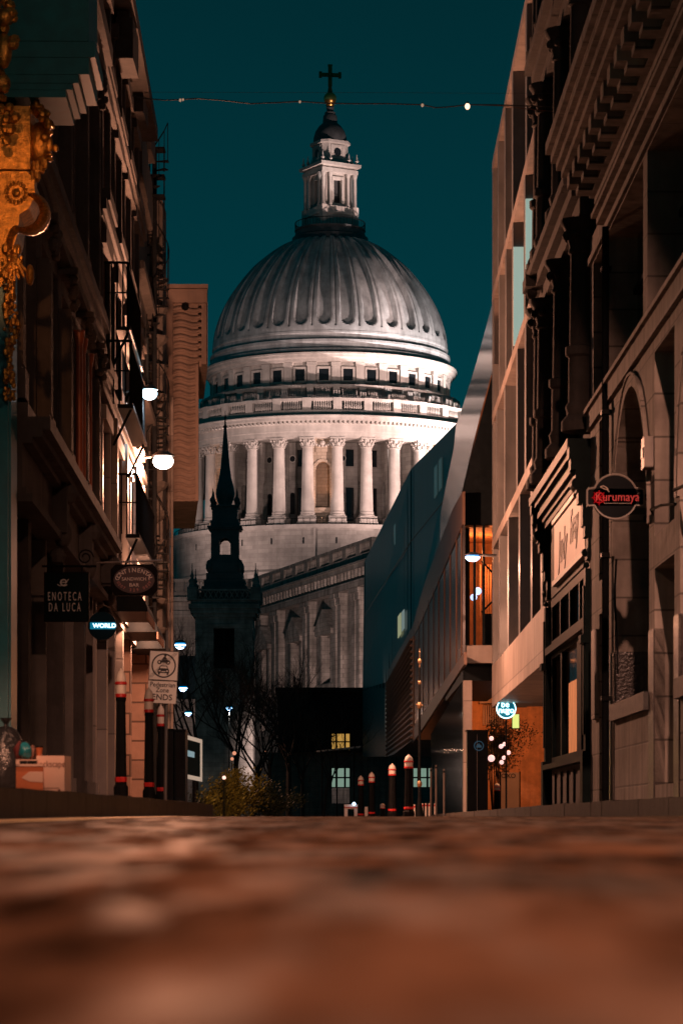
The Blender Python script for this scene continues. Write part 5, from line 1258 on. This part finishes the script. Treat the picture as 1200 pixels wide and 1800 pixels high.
# lamps along the near part of the street, at and behind the photographer
def near_lamp(x, y, z, lab, e, col=WARM, side=-1, cut=0):
    t = thing('street_lamp', lab, 'street lamp', (x,y,z), 'street lamps on wall arms')
    MB().ball((x,y,z),.16,14,1,1,.6).build('lens', LAMPK, t, True)
    MB().lathe([(.18,0),(.17,.03),(.08,.1),(.03,.12)], (x,y,z+.07), 16).build('cap', HOUS, t, True)
    MB().tube((x,y,z+.12),(x+side*1.4,y,z+.16),.022,.03).build('arm', HOUS, t)
    if cut: spot('lamp_light', (x,y,z-.2), (x,y,0), e, col, cut, .35, .12, t)
    else: point('lamp_light', (x,y,z-.25), e, col, .12, t)
near_lamp(-1.9,13.0,6.6,'warm street lamp on the public house side nearest the photographer',850,WARM,-1,162)
near_lamp(2.3,16.0,8.3,'warm street lamp high over the right pavement before the arch',420,WARM,1)
spot('shaded_beam', (2.3,16.05,8.05), (3.3,30,2.6), 5600, (1,.47,.32), 50, .7, .1, bpy.data.objects[[o.name for o in bpy.data.objects if o.get('label','').startswith('warm street lamp high')][0]])
near_lamp(2.2,2.0,5.6,'warm street lamp over the near right pavement',640,(1,.33,.14),1,130)
near_lamp(-1.6,-2.0,5.6,'warm street lamp behind the photographer on the left',370,(1,.33,.14),-1,120)

# ================================================================ bollards
WHT = mat('white_bollard_paint', (.72,.66,.60), rough=.45, var=.15, scale=12)
REDP = mat('red_bollard_paint', (.50,.02,.02), rough=.4, var=.2, scale=12)
def make_bollard():
    t = thing('bollard', '', 'bollard', (0,0,0), 'city bollards')
    q = MB(); q.lathe([(.125,0),(.125,.14),(.10,.17),(.095,.30),(.078,.92),(.09,.93),(.09,.955)], (0,0,0), 8); q.build('post', BLK, t)
    q = MB(); q.lathe([(.104,.19),(.106,.20),(.106,.225),(.10,.235)], (0,0,0), 8); q.build('red_band', REDP, t)
    q = MB(); q.lathe([(.088,.957),(.098,.96),(.098,.985),(.088,.99)], (0,0,0), 16); q.build('red_band', REDP, t, True)
    q = MB(); q.lathe([(.084,.99),(.088,1.0),(.088,1.065),(.084,1.07)], (0,0,0), 16); q.build('white_collar', WHT, t, True)
    q = MB(); q.lathe([(.088,1.07),(.105,1.075),(.105,1.093),(.088,1.10)], (0,0,0), 16); q.build('red_band', REDP, t, True)
    q = MB(); q.lathe([(.088,1.10),(.09,1.12),(.075,1.16),(.045,1.19),(.02,1.205),(.012,1.22)], (0,0,0), 16); q.build('white_cap', WHT, t, True)
    return t
bp = make_bollard(); used = False
BL = [(213,1175,23.5,'tallest looking bollard, nearest on the left pavement'),(262,1208,27.0,'bollard overlapping the left edge of the zone sign'),(283,1238,30.8,'bollard standing directly below the zone sign'),
      (718,1326,48.5,'nearest bollard of the row across the road, just left of the lamp post'),(689,1342,56.5,'second bollard from the lamp post in the row across the road'),(653,1357,66,'bollard right of the far left one in the row across the road'),(634,1363,70.5,'leftmost bollard of the row across the road')]
for px,top,Y,lab in BL:
    t = bp if not used else copy_tree(bp); used = True
    gz = pavz(Y) if px < 400 else roadz(Y); t.location = (XP(px,Y), Y, gz); h = ZP(top,Y)-gz; t.scale = (.5,.5,h/1.22) if px < 400 else (.84,.84,h/1.22)
    t['label'] = lab
t = copy_tree(bp); t.location = (XP(873,66),66,pavz(66)-.1); t.scale=(.8,.8,.75); t['label'] = 'small bollard in the lit passage under the globe lamps'
t = copy_tree(bp); t.location = (XP(672,78),78,-.15); t.scale=(.8,.8,.6); t['label'] = 'low glowing red-capped bollard between the taller ones'

# ================================================================ zone sign
zs = thing('zone_sign', 'white road sign plate with crossed vehicle ring reading Pedestrian Zone ENDS', 'road sign', (XP(292,29.5),29.5,pavz(27)))
SW = mat('sign_white', (.86,.84,.78), rough=.4, var=.06, scale=4); SB = mat('sign_black', (.02,.02,.022), rough=.5)
Y=29.5; k_=Y/F_PX
def tiltM(): 
    c = P(287,1190,Y); return Matrix.Translation(c) @ Matrix.Rotation(R(3.0),4,'Y')
M = tiltM()
MB(M).box(-25.5*k_,25.5*k_,0,.02,-6*k_,46*k_).build('upper_plate', SW, zs)
MB(M).box(-25.5*k_,24.5*k_,0,.02,-46*k_,-7.5*k_).build('lower_plate', SW, zs)
q = MB(M)
for (x0,x1,z0,z1) in ((-25.5,25.5,45,46),(-25.5,25.5,-6,-5),(-25.5,-24.7,-5,45),(24.7,25.5,-5,45)): q.box(x0*k_,x1*k_,-.004,-.0005,z0*k_,z1*k_)
q.build('plate_border', SB, zs)
q = MB(M); n=36
for i in range(n):
    a0=2*math.pi*i/n; a1=2*math.pi*(i+1)/n
    q.prism([(r_*k_*math.cos(a_),-.004,(20+r_*math.sin(a_))*k_) for r_,a_ in ((19,a0),(21.5,a0),(21.5,a1),(19,a1))],(0,.003,0))
q.build('ring', SB, zs)
GREYP = mat('sign_grey', (.30,.29,.27), rough=.5)
q = MB(M)
for off in (-3,-1,1,3): q.prism([((-24+off)*k_,-.0035,(-2)*k_),((-23.2+off)*k_,-.0035,(-2)*k_),((21.2+off)*k_,-.0035,43*k_),((20.4+off)*k_,-.0035,43*k_)],(0,.0025,0))
q.build('diagonal_bars', GREYP, zs)
q = MB(M)   # car seen from the front
Zc=12
q.prism([(x*k_,-.007,(Zc+z)*k_) for x,z in ((-10,-5),(-10,0),(-8,3),(-6,8),(6,8),(8,3),(10,0),(10,-5))],(0,.003,0))
q.box(-9*k_,-6*k_,-.007,-.004,(Zc-8)*k_,(Zc-5)*k_); q.box(6*k_,9*k_,-.007,-.004,(Zc-8)*k_,(Zc-5)*k_); q.build('car_symbol', SB, zs)
q = MB(M); q.prism([(x*k_,-.009,(Zc+z)*k_) for x,z in ((-6.4,3.2),(-4.9,6.6),(4.9,6.6),(6.4,3.2))],(0,.0015,0)); q.box(-8*k_,-5*k_,-.009,-.0075,(Zc-2.5)*k_,(Zc-.3)*k_); q.box(5*k_,8*k_,-.009,-.0075,(Zc-2.5)*k_,(Zc-.3)*k_); q.box(-3.5*k_,3.5*k_,-.009,-.0075,(Zc-3)*k_,(Zc-1.8)*k_); q.build('car_window', SW, zs)
q = MB(M)   # motorcycle with rider
for x in (-7.5,7.5):
    for i in range(12): a0=2*math.pi*i/12; a1=2*math.pi*(i+1)/12; q.tube(((x+3*math.cos(a0))*k_,-.006,(26+3*math.sin(a0))*k_),((x+3*math.cos(a1))*k_,-.006,(26+3*math.sin(a1))*k_),.9*k_,.9*k_,4)
q.prism([(x*k_,-.007,z*k_) for x,z in ((-7,26),(-4,30),(3,30.5),(6,31),(8,27),(3,25.5),(-2,25.5))],(0,.003,0)); q.prism([(x*k_,-.0075,z*k_) for x,z in ((-4,30),(-1,35),(2,36),(4,34),(6,31.5),(1,31)) ],(0,.003,0)); q.ball((2*k_,-.005,37.6*k_),1.9*k_,8); q.build('motorcycle_symbol', SB, zs)
text('Pedestrian', 11.5*k_, M @ Matrix.Translation((0,-.003,-14*k_)) @ Matrix.Rotation(R(90),4,'X'), 'lettering', SB, zs, .001, sx=.92, bold=.0006)
text('Zone', 11.5*k_, M @ Matrix.Translation((0,-.003,-23.5*k_)) @ Matrix.Rotation(R(90),4,'X'), 'lettering', SB, zs, .001, sx=.92, bold=.0006)
text('ENDS', 14.5*k_, M @ Matrix.Translation((0,-.003,-36*k_)) @ Matrix.Rotation(R(90),4,'X'), 'lettering', SB, zs, .001, sx=1.0, bold=.001)
MB().tube((XP(290,Y),Y+.06,pavz(26)),(XP(293,Y),Y+.06,ZP(1108,Y)),.02,.02,10).build('post', mat('grey_post',(.16,.16,.16),rough=.4,metal=.5), zs)

# ================================================================ tall black cabinets, display, pillar
tt = thing('black_cabinet', 'pair of tall black street cabinets side by side below the zone sign', 'cabinet', (XP(306,33),33,pavz(27)))
q = MB(); q.box(XP(287,33),XP(305,33),33,33.5,pavz(27),ZP(1284,33)); q.box(XP(286,33),XP(306,33),32.98,33.52,ZP(1284,33),ZP(1281,33)); q.build('left_case', BLKP, tt)
q = MB(); q.box(XP(307,33),XP(326,33),33,33.5,pavz(27),ZP(1285,33)); q.box(XP(306.5,33),XP(327,33),32.98,33.52,ZP(1285,33),ZP(1282,33)); q.build('right_case', BLKP, tt)
q = MB(); q.box(XP(289,33),XP(303,33),32.99,32.999,ZP(1400,33),ZP(1290,33)); q.box(XP(309,33),XP(324,33),32.99,32.999,ZP(1400,33),ZP(1290,33)); q.build('door_panel', BLK, tt)
dp = thing('display_panel', 'street display panel with glowing white edge beside the black cabinets', 'display', (XP(341,40),40,pavz(27)-.1))
pts = [(325,1291),(355,1300),(355,1374),(325,1368)]; fr=[(327,1299),(352,1306),(352,1366),(327,1361)]
FRM = mat('lit_display_frame', (.5,.5,.45), emit=(.75,.62,.48), es=.42)
for a0,a1,b0,b1 in ((0,1,1,0),(1,2,2,1),(2,3,3,2),(3,0,0,3)):
    MB().prism([P(*pts[a0],40),P(*pts[a1],40),P(*fr[b0],40),P(*fr[b1],40)],(0,.12,0)).build('frame', FRM, dp)
MB().prism([P(*p,40.01) for p in fr],(0,.08,0)).build('screen', mat('dark_screen',(.01,.02,.022),rough=.1), dp)
MB().prism([P(*p,40) for p in ((328,1318),(342,1322),(342,1332),(328,1329))],(0,.008,0)).build('screen_glow', mat('screen_glow',(.2,.35,.4),emit=(.25,.42,.48),es=.6,var=.4), dp)
MB().box(XP(338,40),XP(343,40),40.03,40.1,pavz(27)-.2,ZP(1370,40)).build('stand', BLK, dp)
tp = thing('information_pillar', 'tall black information pillar with faint round blue emblem at the passage', 'pillar sign', (XP(839,46),46,pavz(46)))
q = MB(); q.box(XP(821,46),XP(857,46),46,46.4,pavz(46)-.1,ZP(1284,46)); q.box(XP(821,46)-.02,XP(857,46)+.02,45.98,46.42,ZP(1285,46),ZP(1283,46)); q.build('case', BLKP, tp)
c = P(841,1311,45.99); q = MB()
for i in range(24): a0=2*math.pi*i/24; a1=2*math.pi*(i+1)/24; q.tube((c.x+.077*math.cos(a0),c.y,c.z+.077*math.sin(a0)),(c.x+.077*math.cos(a1),c.y,c.z+.077*math.sin(a1)),.008,.008,5)
q.prism([(c.x+x,c.y-.001,c.z+z) for x,z in ((-.045,-.03),(-.045,.0),(-.02,.02),(0,.045),(.02,.02),(.045,.0),(.045,-.03))],(0,.006,0)); q.build('emblem', mat('blue_emblem',(.03,.10,.16),emit=(.02,.07,.11),es=.5), tp)
q = MB(); q.tube((XP(838,46),45.995,pavz(46)),(XP(838,46),45.995,ZP(1290,46)),.004,.004,4); q.build('seam', CLAD, tp)
st = MB(); 
sp_ = thing('sign_pole', 'thin black pole in the passage under the round neon sign', 'pole', (XP(889,58),58,pavz(58)-.1)); MB().tube((XP(889,58),58,0),(XP(889,58),58,ZP(1262,58)),.02).build('pole', BLK, sp_); MB().lathe([(.06,0),(.05,.05),(.02,.08)],(XP(889,58),58,pavz(58)-.1),10).build('foot', BLK, sp_)
# lamp post with two lantern heads
lp = thing('lamp_post', 'slender dark lamp post right of the bollard row with small gilded lantern heads', 'lamp post', (XP(737,52),52,roadz(52)))
Y=52; q = MB(); q.lathe([(.09,0),(.07,.15),(.045,.3),(.03,.5),(.022,2.9)], (XP(737,Y),Y,roadz(52)), 10); q.build('post', BLK, lp, True)
q = MB(); 
for py,r_ in ((1378,.05),(1240,.05),(1200,.035),(1162,.04),(1146,.018)): q.ball(P(737,py,Y), r_, 10, 1,1,1.4)
q.tube(P(731,1238,Y),P(743,1240,Y),.012); q.tube(P(737,1245,Y),P(737,1140,Y),.012,.006,6); q.build('finial', mat('worn_brass',(.35,.22,.12),rough=.35,metal=.7), lp, True)
# slim barrier posts on the right, white-banded
for i,(px,top,Y,wb) in enumerate(((728,1414,60,1),(742,1412,62,1),(748,1412,62,1),(754,1412,62,1),(764,1412,62,1),(757,1350,58,0),(766,1345,56,0),(780,1352,54,0))):
    t = thing('barrier_post', ('short white post with red band, number one from the lamp post on its left','short white post with red band, directly right of the lamp post','short white post with red band, in the middle of the close row','short white post with red band, last of the close row','short white post with red band, standing alone at the right end','slim dark post behind the short white posts','slim dark post with pale edge left of the glazing','slim brown post in front of the dark shop glazing')[i], 'post', (XP(px,Y),Y,roadz(Y)), 'slim posts by the lamp post')
    q = MB(); q.tube((XP(px,Y),Y,roadz(Y)-.1),(XP(px,Y),Y,ZP(top,Y)),.022,.022,8); q.build('shaft', WHT if wb else ST_L, t)
    q = MB(); z = ZP(top,Y); q.tube((XP(px,Y),Y,z-.07),(XP(px,Y),Y,z-.03),.025,.025,8); q.build('band', REDP if wb else BLK, t)
br = thing('road_barrier', 'small white and red road barrier left of the bollard row', 'barrier', (XP(616,74),74,roadz(74)))
q = MB(); a0=XP(605,74); a1=XP(628,74); q.box(a0,a1,74,74.05,ZP(1422,74),ZP(1414,74)); q.box(a0,a0+.09,73.97,74.08,-.2,ZP(1422,74)); q.box(a1-.09,a1,73.97,74.08,-.2,ZP(1422,74)); q.box(a1+.2,a1+.28,74.3,74.4,-.2,ZP(1418,74)); q.build('frame', WHT, br)
q = MB(); q.box(a0,a1,73.96,73.99,ZP(1420,74),ZP(1418.5,74)); q.build('stripe', REDP, br); MB().ball(P(622,1413,73.9),.045,8).build('warning_light', LAMPB, br, True)
# string of lights across the street
cb = thing('light_string', 'cable with small bulbs strung across the street in front of the lantern', 'light string', P(600,180,38)); Y=38
pts = [P(x,y,Y) for x,y in ((232,168),(255,173),(290,176),(317,175),(345,173),(390,176),(440,182),(490,180),(527,178),(570,181),(620,182),(680,182),(742,184),(765,189),(785,188),(821,184),(870,184),(920,186),(985,188),(1060,188),(1120,186),(1205,182))]
MB().path(pts, .009, 5).build('cable', mat('cable',(.05,.04,.035),rough=.35), cb)
MB().path([P(x,y,Y+.02) for x,y in ((821,184),(880,186),(930,192),(990,198),(1050,198),(1110,194),(1205,186))], .005, 4).build('slack_cable', mat('copper_cable',(.3,.12,.06),rough=.35), cb)
MB().path([P(x,y,Y+.1) for x,y in ((250,162),(700,163),(1205,166))], .0022, 4).build('span_wire', mat('grey_post',(.16,.16,.16)), cb)
for px,py,r_,e in ((317,176,.018,2),(322,175,.014,1),(527,179,.016,1),(742,185,.02,2),(821,187,.036,3)):
    mm = mat('bulb_%s' % ('bright' if e==3 else 'dim'), (.8,.7,.6), emit=(1,.62,.40), es=2.2 if e==3 else .35)
    bb = MB().ball(P(px,py,Y-.01), r_, 10, 1,1,1.25).build('bulb', mm, cb, True); p=P(px,py,Y-.01); MB().tube(p,(p.x,p.y,p.z+r_*1.8),r_*.45,r_*.45,6).build('bulb_cap', BLK, bb)

# ================================================================ things put out on the left pavement
YB2 = 15.2; kz = pavz(YB2); k_=YB2/F_PX
def carton(cx, y0, w, d, h, rz, m, lab, base=kz, openf=True):
    t = thing('cardboard_box', lab, 'box', (cx, y0+d/2, base), 'boxes put out on the pavement'); M = Matrix.Translation((cx,y0+d/2,base)) @ Matrix.Rotation(R(rz),4,'Z')
    q = MB(M); wall(q,-w/2,w/2,0,h,-d/2,-d/2+.008); wall(q,-w/2,w/2,0,h,d/2-.008,d/2); q.box(-w/2,-w/2+.008,-d/2+.008,d/2-.008,0,h); q.box(w/2-.008,w/2,-d/2+.008,d/2-.008,0,h); q.box(-w/2,w/2,-d/2,d/2,.001,.01); q.build('carton', m, t)
    return t, M
ORB = mat('orange_card', (.55,.16,.06), rough=.7, var=.15, scale=6); WHB = mat('pale_card', (.66,.45,.36), rough=.7, var=.08, scale=5)
c1 = XP(50,YB2); t, M = carton(c1, YB2, 47*k_, .22, ZP(1347,YB2)-kz, 4, ORB, 'orange printed carton on the pavement at far left')
q = MB(M); w_=47*k_/2; q.prism([(-w_+.03,-.112,.10),(-w_+.06,-.112,.125),(0,-.112,.135),(w_,-.112,.135),(w_,-.112,.075),(0,-.112,.08)],(0,.001,0)); q.build('printed_swoosh', WHB, t)
q = MB(M); q.box(-w_,w_,-.12,.10,ZP(1347,YB2)-kz,ZP(1347,YB2)-kz+.012); q.box(-w_,-w_+.02,-.12,-.11,ZP(1347,YB2)-kz,ZP(1336,YB2)-kz); q.box(w_*.55,w_*.6,-.12,-.11,ZP(1347,YB2)-kz+.01,ZP(1336,YB2)-kz); q.box(-w_,w_*.6,-.12,.0,ZP(1337,YB2)-kz,ZP(1335,YB2)-kz); q.build('open_flap', WHB, t)
c2 = XP(97,YB2+.2); t, M = carton(c2, YB2+.05, 50*k_, .18, ZP(1328,YB2)-kz, -6, WHB, 'tall pale carton with printed script beside the orange one')
text('Lockscape', .05, M @ Matrix.Translation((.0,-.0915,ZP(1343,YB2)-kz)) @ Matrix.Rotation(R(90),4,'X'), 'lettering', mat('brown_print',(.12,.05,.04)), t, .0008, sx=.8)
for zz,w2 in ((1386,.10),(1393,.06)): MB(M).box(-w2/2,w2/2,-.0905,-.0901,ZP(zz,YB2)-kz,ZP(zz,YB2)-kz+.004).build('small_print', mat('brown_print',(.12,.05,.04)), t)
MB(M).tube((.05,-.0915,.03),(.05,-.0900,.03),.008,.008,10).build('printed_dot', mat('brown_print',(.12,.05,.04)), t)
def rag(cx, y, z, w, h, m, lab, name='plastic_bag', cat='bag'):
    o = MB().ball((cx,y,z+h/2), 1, 20, w/2, .06, h/2)
    o.v = [v + Vector((noise.noise(v*22)*.016, noise.noise(v*19+Vector((3,1,2)))*.016, noise.noise(v*24+Vector((9,1,2)))*.016)) for v in o.v]
    b_ = o.build(name, m, None, True); tag(b_, lab, cat, 'rubbish on the boxes'); return b_
zt = ZP(1336,YB2)
rag(XP(42,YB2),YB2+.08,zt,.065,.10,mat('teal_plastic',(.01,.16,.20),rough=.35,var=.3,scale=12),'crumpled teal plastic bag on the orange carton')
rag(XP(29,YB2),YB2+.10,zt-.0,.05,.11,mat('maroon_plastic',(.13,.03,.03),rough=.4,var=.3,scale=12),'dark maroon plastic bag left of the teal one')
rag(XP(54,YB2),YB2+.12,zt,.05,.085,mat('brown_paper',(.16,.07,.05),rough=.6,var=.3,scale=12),'brown paper bag right of the teal plastic bag')
cp = thing('paper_cup', 'orange paper cup standing on the cartons', 'cup', (XP(66,YB2),YB2+.1,zt-.01)); q = MB(); q.lathe([(.012,0),(.02,.07),(.022,.072)],(XP(66,YB2),YB2+.1,zt+.0),14); q.build('cup_body', ORB, cp, True); MB().lathe([(.0225,.072),(.023,.078),(.02,.082)],(XP(66,YB2),YB2+.1,zt),14).build('lid', BLKP, cp, True)
sb = thing('rubbish_sack', 'dark shiny rubbish sack against the left edge of the pavement', 'sack', (XP(8,17),17,kz))
o = MB().ball((XP(4,17),17.2,kz+.22), 1, 24, .13,.14,.24); o.v = [v + Vector((noise.noise(v*9)*.03, noise.noise(v*9+Vector((3,1,2)))*.03, noise.noise(v*11)*.02)) for v in o.v]; o.build('sack_body', mat('black_plastic',(.02,.02,.022),rough=.22,var=.3,bump=.5,bscale=30), sb, True); MB().lathe([(.02,0),(.012,.03),(.04,.07)],(XP(4,17),17.2,kz+.44),10).build('tied_neck', mat('black_plastic',(.02,.02,.022)), sb, True)
MB().box(XP(-2,17.5),XP(27,17.5),17.4,17.7,kz,ZP(1335,17.5)).build('crate', mat('dark_crate',(.05,.02,.018),rough=.6,var=.3), None)
o = bpy.data.objects['crate']; tag(o, 'dark brown crate behind the orange carton', 'crate')

ac = thing('console_fill', 'small unseen spotlight added to light the gilded console', 'spotlight', (-2.3,17,5.7))  # unseen fitting added to throw orange light on the gilding
MB().tube((-2.3,17,5.7),(-2.33,17.25,5.72),.07,.09,12).build('housing', BLK, ac); MB().tube((-2.3,17.0,5.7),(-3.0,17.0,5.9),.015).build('arm', BLK, ac)
spot('beam', (-2.34,17.3,5.72), (-3.05,26,5.75), 1000, SODIUM, 14, .6, .05, ac)


ls = thing('lit_sign', 'small yellow-green lit box sign beside the round neon sign', 'sign', P(906,1268,60)); c = P(906,1266,60)
MB().box(c.x-.07,c.x+.07,c.y,c.y+.08,c.z-.17,c.z+.13).build('lit_face', mat('yellow_green_light',(.6,.7,.2),emit=(.75,.80,.22),es=1.1,var=.3,scale=6), ls)
MB().box(c.x-.085,c.x+.085,c.y+.081,c.y+.12,c.z-.185,c.z+.145).build('case', BLK, ls)
dp_ = thing('downpipe', 'black rainwater downpipe on the near pier left of the tall arch', 'pipe', RF.w(30.6,.06,.2)); q = RF.mb(); q.tube((30.55,.06,.2),(30.55,.06,6.7),.04,.04,8)
for z in (1.4,3.0,4.6,6.2): q.box(30.48,30.62,0,.11,z,z+.05)
q.build('pipe', BLK, dp_)
ab = thing('alarm_box', 'small pale alarm box high on the near ashlar pier', 'alarm box', RF.w(26.7,.02,3.5)); RF.mb().box(26.6,26.85,0,.09,3.5,3.8).build('case', CLAD, ab); RF.mb().box(26.65,26.8,.091,.10,3.6,3.7).build('label_plate', BLKP, ab)

t = thing('street_lamp', 'hooded lamp added out of view to brighten the left boxes and bollards', 'street lamp', (-1.1,5,4.9), 'street lamps on wall arms')  # unseen lamp added to light the boxes, bollards and zone sign
MB().lathe([(.10,0),(.17,.06),(.16,.1),(.04,.2)], (-1.1,5,4.9), 16).build('hood', HOUS, t, True); MB().tube((-1.1,5,5.1),(-3.0,5,5.2),.025).build('arm', HOUS, t)
MB().ball((-1.1,5,4.91),.09,12,1,1,.5).build('lens', LAMPK, t, True)
spot('lamp_light', (-1.1,5.05,4.82), (-1.95,19,.7), 5200, (1,.42,.24), 17, .6, .06, t)
